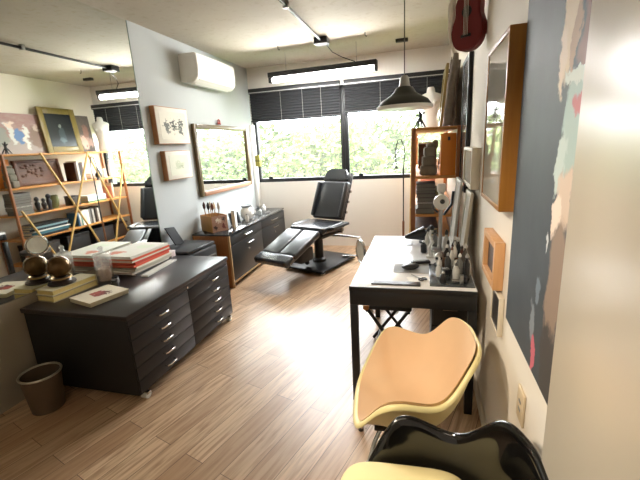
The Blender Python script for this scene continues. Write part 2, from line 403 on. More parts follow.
# air conditioner
t = thing('air_conditioner', 'white split air conditioner high on grey wall', 'air conditioner', (XL, 4.17, 2.22))
prof = [(.003, 0.02), (.12, 0), (.17, .015), (.215, .06), (.225, .12), (.222, .27), (.205, .295), (.003, .295)]
MB().prism(prof, -.42, .42, 'Y', .006).build('body', WHITEG, t)
MB().prism([(.205, .04), (.13, -.004), (.125, .002), (.2, .047)], -.36, .36, 'Y').build('air_flap', M('#d9d9d4', .4), t)
MB().box(.2245, .227, -.40, .40, .10, .104).build('panel_seam', GREYP, t)

# ------------------------------------------------------------------ pictures on the grey wall
def wall_picture(label, y0, y1, z0, z1, art_m, side=.055):
    t = thing('framed_picture', label, 'picture', (XL + .001, (y0 + y1) / 2, z0))
    hy, hz = (y1 - y0) / 2, z1 - z0
    k = MB(); f = .006
    k.box(0, side, -hy, -hy + f, 0, hz, .002); k.box(0, side, hy - f, hy, 0, hz, .002)
    k.box(0, side, -hy + f, hy - f, 0, f, .002); k.box(0, side, -hy + f, hy - f, hz - f, hz, .002)
    k.build('frame', wood('#c08a5c', '#a06a40', .5), t)
    MB().box(.002, side + .002, -hy + f, hy - f, f, hz - f, .001).build('mount', M('#e4e0d2', .6), t)
    MB().box(side + .0021, side + .004, -hy + .05, hy - .05, .045, hz - .045).build('artwork', art_m, t, smooth=0)
A1 = art('ink_drawing', '#e6e2d4', '#dcd8c6', [(.25, .45, .09, .22, '#6c6f66'), (.5, .5, .06, .25, '#4f524c'), (.78, .5, .08, .32, '#5e625a'), (.62, .35, .1, .08, '#8a8d80')], dist=.14, nscale=9)
A2 = art('pale_drawing', '#dfe0cd', '#d2d6c0', [(.5, .5, .25, .2, '#bfc7aa'), (.6, .4, .1, .1, '#9eaa8c')], dist=.12)
wall_picture('pale ink drawing in wooden box frame, upper of two on grey wall', 3.18, 3.70, 1.60, 1.955, A1)
wall_picture('pale green drawing in wooden box frame, lower of two on grey wall', 3.24, 3.66, 1.245, 1.535, A2)
# gilt mirror
t = thing('framed_mirror', 'rectangular mirror in dark gold frame on grey wall reflecting the window', 'mirror', (XL + .001, 4.5, 1.0))
GILT = wood('#7a6a48', '#55482e', .35)
k = MB(); hy, hz, f = .68, .82, .055
for b in ((-hy, -hy + f, 0, hz), (hy - f, hy, 0, hz)): k.box(.004, .045, b[0], b[1], b[2], b[3], .008)
k.box(.004, .045, -hy + f, hy - f, hz - f, hz, .008); k.build('frame', GILT, t)
MB().box(.004, .05, -hy + f, hy - f, 0, f, .008).build('bottom_rail', wood('#b98a68', '#94664a', .4), t)
MB().box(.004, .02, -hy + f - .003, hy - f + .003, f - .003, hz - f + .003).build('glass', mm, t, smooth=0)
o = MB()
o.tube([(0, -.03, 0), (0, -.02, .05), (0, 0, .06), (0, .02, .05), (0, .03, 0)], .008, 8); o.sphere((0, 0, .02), .018)
o = o.build('mirror_ornament', M('#a5392b', .5)); o.location = (XL + .025, 4.42, 1.829); tag(o, 'small red ornament sitting on top of framed mirror', 'ornament')
t = thing('wall_box', 'small olive green square box on white corner strip by window', 'box', (XL + .051, 5.385, 1.25))
MB().box(0, .07, -.05, .035, 0, .17, .006).build('body', M('#8f8a35', .5), t); MB().box(.0, .072, -.052, .037, .07, .1, .003).build('band', M('#6d6a2c', .5), t)

# ------------------------------------------------------------------ black desk of drawers
DX0, DX1, DY0, DY1, DZ = XL + .012, -1.655, 1.63, 2.85, .595
t = thing('drawer_desk', 'long black office desk of drawers on castors below mirror', 'desk', (DX1, DY0, 0))
DESKT = M('#241d20', .33, 0, .15, 6, ior=1.6); DESKB = M('#151416', .5)
L, D = DY1 - DY0, DX1 - DX0
MB().box(-D, 0, 0, L, DZ - .032, DZ, .006).build('desktop', DESKT, t)
MB().box(-D + .01, -.02, .012, L - .012, .05, DZ - .033, .003).build('carcass', DESKB, t)
zt, zb = DZ - .075, .06
MB().box(-.02, -.008, .012, L - .012, zt + .004, DZ - .034, .002).build('rail', M('#1e1c1f', .45), t)
dh = (zt - zb) / 5
for (a, b) in ((.014, L / 2 - .003), (L / 2 + .003, L - .014)):
    for i in range(5):
        z1 = zt - dh * i
        d = MB().box(-.02, -.006, a, b, z1 - dh + .004, z1, .002).build('drawer', M('#1e1c1f', .45), t)
        c = (.30 if a < .3 else .955); zc = z1 - dh * .38
        hd = MB().tube([(-.006, c - .045, zc), (.016, c - .045, zc), (.024, c - .035, zc), (.024, c + .035, zc), (.016, c + .045, zc), (-.006, c + .045, zc)], .0065, 8)
        hd.build('handle', CHROME, d)
MB().cyl((-.01, .6, DZ - .052), (.002, .6, DZ - .052), .009, n=14).build('lock', CHROME, t)
for x in (-.028, -D + .07):
    for y in (.07, L - .06):
        k = MB().cyl((x - .02, y, .024), (x + .02, y, .024), .024, n=18)
        c = k.build('castor', M('#d8d5cd', .4), t)
        MB().box(x - .026, x + .026, y - .016, y + .016, .03, .0495, .004).build('fork', CHROME, c)

# ---- things on the desk
def book(name, label, x0, x1, y0, y1, z0, z1, cover, rz=0.0, cat='book', group=None, spine='x1', pages=PAPER, loc=None):
    """closed book lying flat; spine on one side, page block showing on the others"""
    cx, cy = (x0 + x1) / 2, (y0 + y1) / 2; a, b, h = (x1 - x0) / 2, (y1 - y0) / 2, z1 - z0
    t = thing(name, label, cat, loc or (cx, cy, z0), rz, group)
    tk = min(.004, h * .15)
    k = MB().box(-a, a, -b, b, 0, tk); k.box(-a, a, -b, b, h - tk, h)
    if spine == 'x1': k.box(a - .004, a, -b, b, tk, h - tk)
    elif spine == 'x0': k.box(-a, -a + .004, -b, b, tk, h - tk)
    else: k.box(-a, a, b - .004, b, tk, h - tk)
    k.build('cover', cover, t, smooth=0)
    i = .006
    MB().box(-a + i, a - i, -b + i, b - i, tk + .0003, h - tk - .0003).build('pages', pages, t, smooth=0)
    return t
YP = M('#d8c27c', .8, 0, .18, 50)
book('big_book', 'thick yellow-paged book, bottom of stack under glass dome', -2.468, -2.305, 1.745, 2.08, DZ + .001, DZ + .043, M('#b0a080', .6), -.08, 'book', pages=YP, spine='y')
book('big_book', 'wide yellow-paged book carrying the glass dome', -2.468, -2.31, 1.75, 2.08, DZ + .045, DZ + .081, M('#d9cfa8', .55), -.06, 'book', pages=YP, spine='y')
zt = DZ + .082
t = thing('glass_dome', 'amber glass globe on dark base standing on yellow-paged books', 'ornament', (-2.393, 1.885, zt))
MB().lathe([(.082, 0), (.086, .006), (.084, .014), (.06, .02), (.05, .034), (.055, .04), (.03, .044), (0, .044)], n=32).build('base', M('#2a1d14', .3), t)
amb, nt, p = newmat('amber_glass'); p.inputs['Base Color'].default_value = lin('#5a4222'); p.inputs['Roughness'].default_value = .06; p.inputs['Metallic'].default_value = .55
MB().sphere((0, 0, .118), .076, n=28).build('globe', amb, t)
MB().tube([(.06 * math.cos(i / 16 * 2 * PI), .06 * math.sin(i / 16 * 2 * PI), .042) for i in range(16)], .006, 8, True).build('collar', M('#c0a070', .3, .8), t)
t = thing('sketch_pad', 'white-covered pad with red print lying at desk corner', 'book', (-2.07, 1.865, DZ + .001), -.25)
MB().box(-.115, .115, -.13, .13, 0, .026, .001).build('pages', M('#cfc3a0', .8, 0, .15, 60), t, smooth=0)
MB().box(-.118, .118, -.133, .133, .0265, .030).build('cover', art('red_print', '#e8ddc6', '#d9ceb4', [(.5, .5, .24, .17, '#8d2f22'), (.62, .6, .12, .1, '#5d2018'), (.36, .42, .12, .1, '#a8452f')], 'X', 'Y', .12, 7), t, smooth=0)
# magazine pile
pil = ['#4c4a46', '#efe9dc', '#b8b2a0', '#e3dcc8', '#d95a3c', '#c94a35', '#f0ead8', '#e46b4a', '#efece2']
z = DZ + .001
names = ['bottom', 'second', 'third', 'fourth', 'fifth', 'sixth', 'seventh', 'eighth', 'topmost']
for i, c in enumerate(pil):
    hgt = .013 + .004 * (i % 3)
    dx, dy, rz = random.uniform(-.0, .015), random.uniform(-.02, .02), random.uniform(-.025, .025)
    cname = {'#d95a3c': 'red', '#efe9dc': 'white', '#c94a35': 'red', '#e3dcc8': 'cream', '#4c4a46': 'dark grey', '#e46b4a': 'orange', '#f0ead8': 'cream', '#b8b2a0': 'grey', '#efece2': 'white'}[c]
    cov = M(c, .35) if i < 8 else art('magazine_cover', '#efece2', '#e2e0d2', [(.3, .25, .2, .1, '#d98a70'), (.6, .7, .25, .15, '#dfe6d0')], 'X', 'Y', .1)
    o = book('magazine', '%s magazine, %s of pile by the mirror' % (cname, names[i]), -2.455, -2.135, 2.29, 2.73, z, z + hgt, cov, rz, 'magazine', 'magazines piled on the desk', pages=M(['#d9cfc0', '#b9a294', '#cfc8ba', '#a89890', '#d98a6e', '#d9745a', '#e6c9b4', '#dd7d5e', '#efe6da'][i], .7, 0, .2, 60), loc=(-2.31 + dx, 2.50 + dy, z))
    z += hgt + .0006
book('paper_pad', 'long narrow pale pad lying beside magazine pile on desk', -2.12, -2.06, 2.3, 2.72, DZ + .001, DZ + .012, M('#d8d8d0', .5), .1, 'pad', loc=(-2.075, 2.48, DZ + .001))
t = thing('card_box', 'small pink patterned card box at far end of desk', 'box', (-2.24, 2.79, DZ + .001), .1); MB().box(-.07, .07, -.035, .035, 0, .045, .002).build('body', art('patterned_card', '#d9cdc8', '#c4a8a4', [(.3, .5, .12, .3, '#8d7470'), (.7, .5, .12, .3, '#efe6e2')], 'X', 'Y', .2, 12), t); MB().box(-.072, .072, -.037, .037, .0455, .055, .002).build('lid', M('#e2d6d2', .5), t)
# clear jar with candle
t = thing('acrylic_box', 'clear acrylic container with white cup standing between books and magazines', 'container', (-2.31, 2.165, DZ + .001), .15)
CL = glassy('clear_acrylic', haze=.22, gloss=.14, haze_col='#f3efe8')
MB().lathe([(.052, 0), (.056, .004), (.06, .2), (.057, .2), (.053, .006), (0, .006)], n=24).build('vessel', CL, t)
MB().lathe([(.0, .007), (.04, .007), (.042, .1), (.038, .1), (.036, .02), (0, .02)], n=20).build('cup', M('#e7c6b4', .5), t)
MB().lathe([(.03, .2), (.063, .202), (.063, .212), (.02, .222), (.012, .24), (.02, .256), (.012, .268), (0, .27)], n=24).build('lid', CL, t)
for i, (x, y, c, lb) in enumerate([(-2.13, 2.06, '#3a3634', 'dark ink jar standing beside white pad on desk'), (-2.19, 2.13, '#8b8a86', 'grey ink jar standing beside clear container on desk')]):
    t = thing('ink_jar', lb, 'jar', (x, y, DZ + .001)); MB().lathe([(.024, 0), (.026, .004), (.026, .03), (.02, .036), (.02, .04)], n=18).build('jar', M(c, .3), t); MB().cyl((0, 0, .04), (0, 0, .05), .022, n=18).build('lid', BLACK, t)

# ------------------------------------------------------------------ low stand and printer between desk and cabinet
t = thing('printer_stand', 'low black stand carrying printer between desk and cabinet', 'stand', (-2.25, 3.115, 0))
MB().box(-.22, .2, -.25, .25, .40, .43, .004).build('top', DESKB, t); MB().box(-.21, .19, -.24, .24, .06, .40, .004).build('body', wood('#6e3d1e', '#4a2712', .5), t)
for x in (-.17, .15):
    for y in (-.2, .2): MB().cyl((x, y, 0), (x, y, .06), .02, n=12).build('foot', BLACK, t)
t = thing('printer', 'black inkjet printer with raised tray panel beside the desk', 'printer', (-2.25, 3.115, .431), -.06)
MB().box(-.2, .19, -.23, .23, .0, .15, .02).build('body', M('#1d1e20', .35), t)
MB().box(-.19, .18, -.22, .22, .151, .185, .014).build('scanner_lid', M('#2b2d30', .3), t)
MB().box(.188, .194, -.19, .19, .05, .062).build('paper_slot', GREYP, t)
a = Matrix.Translation((-.09, .02, .187)) @ Matrix.Rotation(math.radians(-32), 4, 'Y') @ Matrix.Rotation(.3, 4, 'Z')
MB().box(-.006, .006, -.1, .1, 0, .2, .003, a).build('tray_panel', M('#0e0e10', .7, spec=.2), t)
# ------------------------------------------------------------------ cabinet along the grey wall
CX, CY0, CY1, CZ = -2.02, 3.55, 5.29, .62
t = thing('sideboard_cabinet', 'long black sideboard with wooden end panel below framed mirror', 'cabinet', (CX, CY0, 0))
L, D = CY1 - CY0, CX - (XL + .016)
CABW = wood('#a8713e', '#7d4c24', .4)
MB().box(-D, 0, 0, L, CZ - .02, CZ, .003).build('top', M('#3a3b3c', .12, 0, .2, 8, ior=1.7), t)
MB().box(-D, -.02, 0, .022, .0, CZ - .021, .002).build('end_panel', CABW, t)
MB().box(-.019, .004, 0, .02, 0, CZ - .021, .002).build('edge_strip', wood('#c9a878', '#a5825a', .4), t)
MB().box(-.012, .003, .021, L, .05, .07, .002).build('lower_strip', wood('#c9a878', '#a5825a', .4, 'Y'), t)
MB().box(-D, -.02, .023, L, .05, CZ - .021).build('carcass', DESKB, t); MB().box(-D + .05, -.05, .03, L - .02, 0, .05).build('plinth', DESKB, t)
for i in range(2):
    a = .024 + i * (L - .024) / 2; b = .024 + (i + 1) * (L - .024) / 2 - .005
    d = MB().box(-.019, -.002, a, b, CZ - .14, CZ - .035, .002).build('drawer', M('#232527', .35), t)
    c = (a + b) / 2
    MB().tube([(-.003, c - .09, CZ - .085), (.02, c - .085, CZ - .085), (.02, c + .085, CZ - .085), (-.003, c + .09, CZ - .085)], .006, 8).build('handle', CHROME, d)
    d = MB().box(-.019, -.002, a, b, .073, CZ - .145, .002).build('door', M('#202224', .35), t)
    MB().tube([(-.003, c - .02, CZ - .20), (.018, c - .015, CZ - .20), (.018, c + .12, CZ - .20), (-.003, c + .125, CZ - .20)], .006, 8).build('handle', CHROME, d)
    MB().cyl((-.003, c, CZ - .27), (.012, c, CZ - .27), .012, n=14).build('knob', CHROME, d)
z = CZ + .001
t = thing('brush_box', 'wooden box with patchwork front standing on sideboard end', 'box', (-2.31, 3.77, z), -.55)
MB().box(-.13, .13, -.10, -.092, 0, .18, .002).build('front_panel', wood('#b98a4e', '#9c6d34', .5), t)
k = MB().box(-.13, .13, .092, .1, 0, .18, .002); k.box(-.13, -.122, -.0915, .0915, 0, .18, .001); k.box(-.1215, .1215, -.0915, .0915, 0, .008); k.build('body', wood('#b98a4e', '#9c6d34', .5), t)
MB().box(.122, .13, -.0915, .0915, 0, .18, .001).build('patchwork_side', art('patchwork', '#8a5a48', '#c9a58c', [(.2, .3, .12, .16, '#3f2c28'), (.5, .7, .14, .14, '#d9c8b4'), (.75, .3, .14, .14, '#6a2f2a'), (.35, .75, .1, .12, '#e3dccb'), (.8, .78, .1, .12, '#3b3430')], 'Y', 'Z', .12, 9), t, smooth=0)
bc = ['#4a2b22', '#c9b9a6', '#2b2422', '#e5d9c4', '#7a4a32', '#d8d2c8']
bw = ['dark brown', 'beige', 'black', 'cream', 'rust brown', 'pale grey']
for i in range(6):
    x, y = -.09 + .034 * i, -.03 + .04 * (i % 2)
    lx, ly = (i - 2.5) * .008, .01 * (1 if i % 2 else -1)
    xr, yr = x * math.cos(-.55) - y * math.sin(-.55), x * math.sin(-.55) + y * math.cos(-.55)
    t2 = thing('paint_brush', bw[i] + ' tipped paint brush standing in wooden patchwork box', 'brush', (-2.31 + xr, 3.77 + yr, z + .01), 0, 'brushes in the patchwork box')
    MB().cyl((0, 0, 0), (lx, ly, .23), .006, .005, 8).build('handle', wood('#a37a48', '#7d5830', .5), t2)
    MB().lathe([(.005, .23), (.015, .25), (.017, .28), (.008, .31), (0, .32)], (lx, ly, 0), 12).build('bristles', M(bc[i], .8), t2)
t = thing('paper_block', 'tall white card box standing beside wooden patchwork box', 'box', (-2.135, 3.93, z), .25)
MB().box(-.02, .02, -.05, .05, 0, .2, .003).build('body', WHITE, t); MB().box(-.0205, .0205, -.0505, .0505, .2, .206, .002).build('flap', M('#f4f2ee', .6), t)
t = thing('black_photo_stand', 'small black tilted frame standing on sideboard by white box', 'frame', (-2.2, 4.08, z), -.55)
a = Matrix.Rotation(math.radians(-20), 4, 'Y')
MB().box(.0, .014, -.07, .07, .006, .15, .004, a).build('frame', BLACK, t); MB().tube([(-.05, 0, .12), (-.1, 0, .006)], .004, 6).build('prop', BLACK, t)
MB().box(.0142, .0155, -.055, .055, .02, .135, .001, a).build('picture', M('#2d3036', .2), t, smooth=0)
t = thing('white_jar', 'white ceramic jar with black lid on the sideboard', 'jar', (-2.21, 4.42, z))
MB().lathe([(.05, 0), (.075, .02), (.085, .07), (.08, .12), (.06, .15), (.055, .16)], n=28).build('body', M('#eceae4', .15), t); MB().lathe([(.056, .161), (.066, .165), (.066, .178), (.02, .186), (0, .188)], n=28).build('lid', BLACK, t)
MB().tube([(.07, 0, .12), (.115, 0, .12), (.125, 0, .08), (.08, 0, .05)], .008, 8).build('handle', M('#eceae4', .15), t)
for i, (x, y, h, r, c, lb) in enumerate([(-2.13, 4.25, .1, .026, '#d9d7d0', 'short pale bottle in front of white ceramic jar'), (-2.29, 4.75, .13, .03, '#e8e8e6', 'clear white bottle behind white ceramic jar'), (-2.16, 4.72, .09, .028, '#b8bab6', 'grey bottle right of white ceramic jar'), (-2.22, 5.0, .1, .03, '#efefec', 'white bottle at window end of sideboard')]):
    t = thing('bottle', lb, 'bottle', (x, y, z), 0, 'bottles on the sideboard')
    MB().lathe([(r * .9, 0), (r, .005), (r, h * .65), (r * .45, h * .82), (r * .45, h * .9)], n=18).build('body', M(c, .15), t); MB().cyl((0, 0, h * .9), (0, 0, h), r * .5, n=14).build('cap', WHITE if i % 2 else GREYP, t)
t = thing('steel_tray', 'flat steel tray lying on the sideboard near window', 'tray', (-2.2, 4.87, z))
MB().box(-.09, .09, -.07, .07, 0, .004, .001).build('base', STEEL, t)
k = MB(); k.box(-.09, .09, -.07, -.067, .004, .02); k.box(-.09, .09, .067, .07, .004, .02); k.box(-.09, -.087, -.067, .067, .004, .02); k.box(.087, .09, -.067, .067, .004, .02); k.build('rim', STEEL, t)

# ------------------------------------------------------------------ reclining tattoo chair
t = thing('reclining_chair', 'black padded reclining treatment chair below the window', 'chair', (-1.27, 4.47, 0), math.radians(-21))
LEA = M('#1f2226', .3, 0, .1, 12, ior=1.6); LEAG = M('#2a2d31', .26, 0, .1, 12, ior=1.6)
def pad(x0, x1, y0, y1, h, mat4, name, m=LEA, parent=t, bev=.028):
    return MB().box(x0, x1, y0, y1, 0, h, bev, mat4, 4).build(name, m, parent)
pad(-.26, .26, -.25, .25, .085, Matrix.Translation((0, 0, .47)), 'seat', LEAG)
def tilt(y, z, deg): return Matrix.Translation((0, y, z)) @ Matrix.Rotation(math.radians(deg), 4, 'X')
pad(-.25, -.006, -.52, -.01, .075, tilt(-.26, .475, 20), 'leg_cushion'); pad(.006, .25, -.52, -.01, .075, tilt(-.26, .475, 20), 'leg_cushion')
pad(-.25, .25, -.68, -.525, .08, tilt(-.26, .475, 20) @ Matrix.Translation((0, 0, .004)), 'foot_cushion', LEAG)
pad(-.23, .23, .01, .52, .085, tilt(.26, .54, 64), 'backrest')
for a in (-.24, .19): MB().box(a, a + .05, .03, .5, .06, .12, .02, tilt(.26, .54, 64), 3).build('back_bolster', LEA, t)
k = MB(); m4 = tilt(.26, .54, 64)
tb = bmesh.new()
k.prism([(-.2, .535), (.2, .535), (.15, .68), (.12, .70), (-.12, .70), (-.15, .68)], .01, .075, 'Z', .018)
bmesh.ops.transform(k.bm, matrix=m4, verts=k.bm.verts); k.build('headrest', LEAG, t); tb.free()
k = MB().box(-.22, .22, .02, .66, -.025, -.002, .006, m4); k.build('back_plate', BLACK, t)
k = MB().box(-.2, .2, -.62, -.02, -.03, -.002, .006, tilt(-.26, .475, 20)); k.build('leg_plate', BLACK, t)
MB().box(-.24, .24, -.24, .24, .42, .468, .01).build('seat_frame', BLACK, t)
for s in (-1, 1):
    a = MB().tube([(s * .235, .1, .445), (s * .30, .1, .445), (s * .30, .1, .52)], .012, 8).build('armrest', CHROME, t)
    MB().box(s * .30 - .035, s * .30 + .035, -.12, .24, .515, .55, .014).build('arm_pad', LEA, a)
for i in range(3):
    k = MB().cyl((.238, .10 + .13 * i * .45, .62 + .13 * i), (.262, .10 + .13 * i * .45 + .02, .62 + .13 * i), .018, n=14)
bmesh_dummy = None
for i in range(3):
    p = m4 @ Vector((.235, .12 + .14 * i, .02)); q = m4 @ Vector((.262, .12 + .14 * i, .02))
    MB().cyl(p, q, .016, n=14).build('bolt', CHROME, t)
MB().lathe([(.09, .0), (.085, .03), (.06, .05), (.055, .36), (.1, .38), (.1, .42)], (0, .0, .06), 24).build('column', BLACK, t)
MB().box(-.30, .30, -.36, .44, .025, .06, .02).build('base_plate', BLACK, t)
MB().cyl((0, -.25, .1), (0, -.5, .36), .03, n=14).build('piston', M('#2b2d30', .4, .6), t)
MB().box(-.13, .13, -.52, -.28, .17, .34, .02).build('mechanism', BLACK, t)
for x in (-.27, .27):
    for y in (-.32, .40): MB().cyl((x, y, 0), (x, y, .024), .03, n=14).build('foot', CHROME, t)
MB().tube([(.02, .2, .36), (.28, .24, .36), (.44, .3, .34), (.46, .34, .12), (.44, .34, .09), (.2, .25, .075)], .014, 10).build('side_rail', CHROME, t)

# ------------------------------------------------------------------ white table
TX0, TX1, TY0, TY1, TZ = -.38, .285, 1.92, 3.10, .735
t = thing('work_table', 'white-topped work table with black square frame against right wall', 'table', (TX0, TY0, 0))
Lx, Ly = TX1 - TX0, TY1 - TY0
MB().box(.0, Lx, .004, Ly, TZ - .022, TZ, .003).build('tabletop', M('#eeedeb', .22, 0, .02, ior=1.6), t)
FB = M('#141416', .38)
k = MB().box(-.002, Lx, 0, .03, TZ - .11, TZ - .023, .002); k.build('apron', FB, t)
MB().box(-.002, Lx, Ly - .03, Ly, TZ - .09, TZ - .023, .002).build('apron', FB, t)
for x in (0, Lx - .03): MB().box(x, x + .03, .031, Ly - .031, TZ - .07, TZ - .023, .002).build('rail', FB, t)
MB().box(-.003, Lx, -.006, .0035, TZ - .024, TZ + .001, .001).build('edge_band', FB, t)
for x in (-.002, Lx - .04):
    for y in (0, Ly - .045): MB().box(x, x + .042, y, y + .042, 0, TZ - .111, .002).build('leg', FB, t)
for x, y in ((.08, .88), (.29, .92)): MB().lathe([(.03, TZ + .0005), (.034, TZ + .003), (.02, TZ + .004), (.0, TZ + .003)], (x, y, 0), 20).build('grommet', M('#6f6f6c', .4), t)
t = thing('drawer_pedestal', 'black drawer unit standing under white table by wall', 'cabinet', (.07, 2.16, 0))
MB().box(0, .2, .0, .45, .05, .6, .004).build('body', DESKB, t)
for i in range(3):
    d = MB().box(.006, .194, -.014, -.001, .06 + .18 * i, .225 + .18 * i, .003).build('drawer', M('#232325', .4), t)
    MB().tube([(.06, -.014, .17 + .18 * i), (.06, -.03, .17 + .18 * i), (.14, -.03, .17 + .18 * i), (.14, -.014, .17 + .18 * i)], .005, 8).build('handle', CHROME, d)
for x in (.03, .17):
    for y in (.03, .42): MB().cyl((x, y, 0), (x, y, .05), .018, n=12).build('foot', BLACK, t)
# stool under the table
t = thing('work_stool', 'black folding stool with orange seat edge under white table', 'stool', (-.18, 2.5, 0))
MB().box(-.15, .13, -.2, .2, .42, .455, .012).build('seat', BLACK, t); MB().box(-.19, -.152, -.2, -.06, .415, .45, .008).build('seat_edge', wood('#c7843c', '#a5642a', .4), t)
for s in (-1, 1):
    MB().cyl((-.17, s * .18, .012), (.11, s * .15, .41), .012, n=10).build('leg', FB, t); MB().cyl((.11, s * .18, .012), (-.17, s * .15, .41), .012, n=10).build('leg', FB, t)
for x, z in ((-.12, .083), (.06, .083), (-.17, .400), (.11, .400)): MB().cyl((x, -.17, z), (x, .17, z), .009, n=10).build('stretcher', FB, t)
# chrome-backed stool beyond the table
t = thing('rolling_stool', 'grey rolling stool with round hooped back behind white table', 'stool', (-.36, 3.40, 0), .5)
MB().lathe([(0, .40), (.15, .40), (.165, .415), (.16, .44), (.1, .455), (0, .458)], n=28).build('seat', LEA, t)
MB().cyl((0, 0, .1), (0, 0, .40), .022, n=14).build('column', CHROME, t)
for i in range(5):
    an = 2 * PI * i / 5
    l = MB().tube([(0, 0, .11), (.1 * math.cos(an), .1 * math.sin(an), .085), (.2 * math.cos(an), .2 * math.sin(an), .06)], .013, 8).build('leg', CHROME, t)
    MB().sphere((.2 * math.cos(an), .2 * math.sin(an), .028), .028).build('castor', BLACK, l)
hp = [(-.2, .11 * math.cos(a / 20 * 2 * PI), .53 + .11 * math.sin(a / 20 * 2 * PI)) for a in range(20)]
h_ = MB().tube(hp, .012, 8, True).build('back_hoop', CHROME, t)
MB().lathe([(0, -.004), (.1, -.004), (.1, .004), (0, .004)], n=24, mat=Matrix.Translation((-.2, 0, .53)) @ Matrix.Rotation(PI / 2, 4, 'Y')).build('back_pad', M('#d9d8d0', .7, 0, .12, 18, .5), t)
MB().tube([(-.02, 0, .39), (-.15, 0, .36), (-.2, 0, .42)], .01, 8).build('back_bracket', CHROME, t)

# ---- things on the white table
z = TZ + .0006
o = MB().box(-.11, .11, -.085, .085, 0, .002).build('mouse_pad', M('#9b9b98', .7)); o.location = (-.05, 2.26, z); tag(o, 'grey mouse pad lying on the white table', 'mouse pad')
t = thing('computer_mouse', 'black computer mouse resting on the grey pad', 'mouse', (-.06, 2.25, z + .0022), -1.0)
MB().sphere((0, 0, .016), .016, (2.6, 3.6, 1)).build('body', M('#262628', .35), t); MB().cyl((0, .02, .03), (0, .035, .031), .004, n=8).build('wheel', GREYP, t)
t = thing('remote_control', 'short black remote beside the computer mouse', 'remote', (.0, 2.37, z), -1.3)
MB().box(-.022, .022, -.06, .06, 0, .018, .006).build('body', BLACK, t); MB().box(-.014, .014, -.045, .03, .0182, .0205, .001).build('buttons', GREYP, t)
t = thing('tablet_computer', 'thin dark tablet lying along near edge of white table', 'tablet', (-.13, 1.985, z))
MB().box(-.135, .13, -.028, .028, 0, .008, .003).build('body', M('#3b3a3a', .3), t); MB().box(-.125, .12, -.022, .022, .0081, .009).build('screen', M('#55504d', .15), t, smooth=0)
o = MB()
for i in range(6): o.box(-.06 + .001 * i, .06 + .001 * i, -.04, .04, .0005 * i, .0005 * i + .0004)
o = o.build('paper_sheets', M('#f1eee6', .7), smooth=0); o.location = (-.01, 2.075, z); o.rotation_euler.z = .3; tag(o, 'small stack of white paper slips on white table', 'paper')
t = thing('scissors', 'pair of scissors lying on the white paper slips', 'scissors', (-.0, 2.07, z + .0042), .7)
MB().prism([(0, .0), (.006, .004), (.004, .075), (0, .08)], 0, .003, 'Z').build('blade', STEEL, t); MB().prism([(0, .0), (-.006, .004), (-.004, .07), (0, .08)], .0032, .006, 'Z').build('blade', STEEL, t)
for s in (-1, 1): MB().tube([(s * .012 + .011 * math.cos(i / 12 * 2 * PI), -.02 + .016 * math.sin(i / 12 * 2 * PI), .0045) for i in range(12)], .004, 6, True).build('handle', BLACK, t)
o = MB().box(-.115, .115, -.19, .19, 0, .006, .002).build('dark_board', M('#33383a', .2, ior=1.6)); o.location = (.165, 2.16, z); tag(o, 'dark glossy board under bottles at the wall side of table', 'board')
zb = z + .0065
# silver stand with white round head
t = thing('stand_lamp', 'silver desk lamp with white round head by leaning frames', 'lamp', (.13, 2.66, z))
MB().lathe([(.055, 0), (.058, .006), (.05, .016), (.014, .022), (0, .022)], n=24).build('base', STEEL, t)
MB().cyl((0, 0, .02), (0, 0, .31), .013, n=14).build('pole', STEEL, t)
MB().cyl((0, -.005, .30), (.0, .0, .42), .02, n=14).build('neck', M('#d8d6d0', .4), t)
hd = MB().lathe([(0, 0), (.03, .0), (.052, .02), (.05, .045), (.0, .05)], n=24, mat=Matrix.Translation((0, -.01, .355)) @ Matrix.Rotation(PI / 2, 4, 'X')).build('head', M('#e9e8e2', .3), t)
MB().sphere((.006, -.062, .362), .016).build('eye', BLACK, hd)
MB().box(-.028, .028, -.01, .02, .42, .475, .006).build('top_block', WHITE, t)
MB().tube([(.02, 0, .26), (.07, .02, .33), (.08, .02, .42)], .009, 8).build('side_arm', BLACK, t)
MB().tube([(-.02, 0, .28), (-.05, -.01, .31), (-.045, -.01, .36)], .008, 8).build('side_arm', BLACK, t)
# leaning frames
def lean_frame(label, y0, y1, x_b, ztop, col, tilt_x):
    t = thing('leaning_frame', label, 'frame', (x_b, (y0 + y1) / 2, z))
    hy = (y1 - y0) / 2; H = ztop - z
    m4 = Matrix.Rotation(math.atan2(tilt_x, H), 4, 'Y')
    k = MB(); f = .03
    for b in ((-hy, -hy + f, 0, H), (hy - f, hy, 0, H), (-hy + f, hy - f, 0, f), (-hy + f, hy - f, H - f, H)): k.box(-.01, .01, b[0], b[1], b[2], b[3], .003, m4)
    k.build('frame', M(col, .45, .2), t); MB().box(-.004, .006, -hy + f, hy - f, f, H - f, 0, m4).build('picture', M('#b9b4a8', .3), t, smooth=0)
lean_frame('silver grey frame on white table, leaning behind desk lamp', 2.72, 3.04, .225, 1.22, '#b4b1a8', .04)
lean_frame('pale beige frame on white table, leaning against right wall', 2.44, 2.70, .262, 1.17, '#cfc8b8', .04)
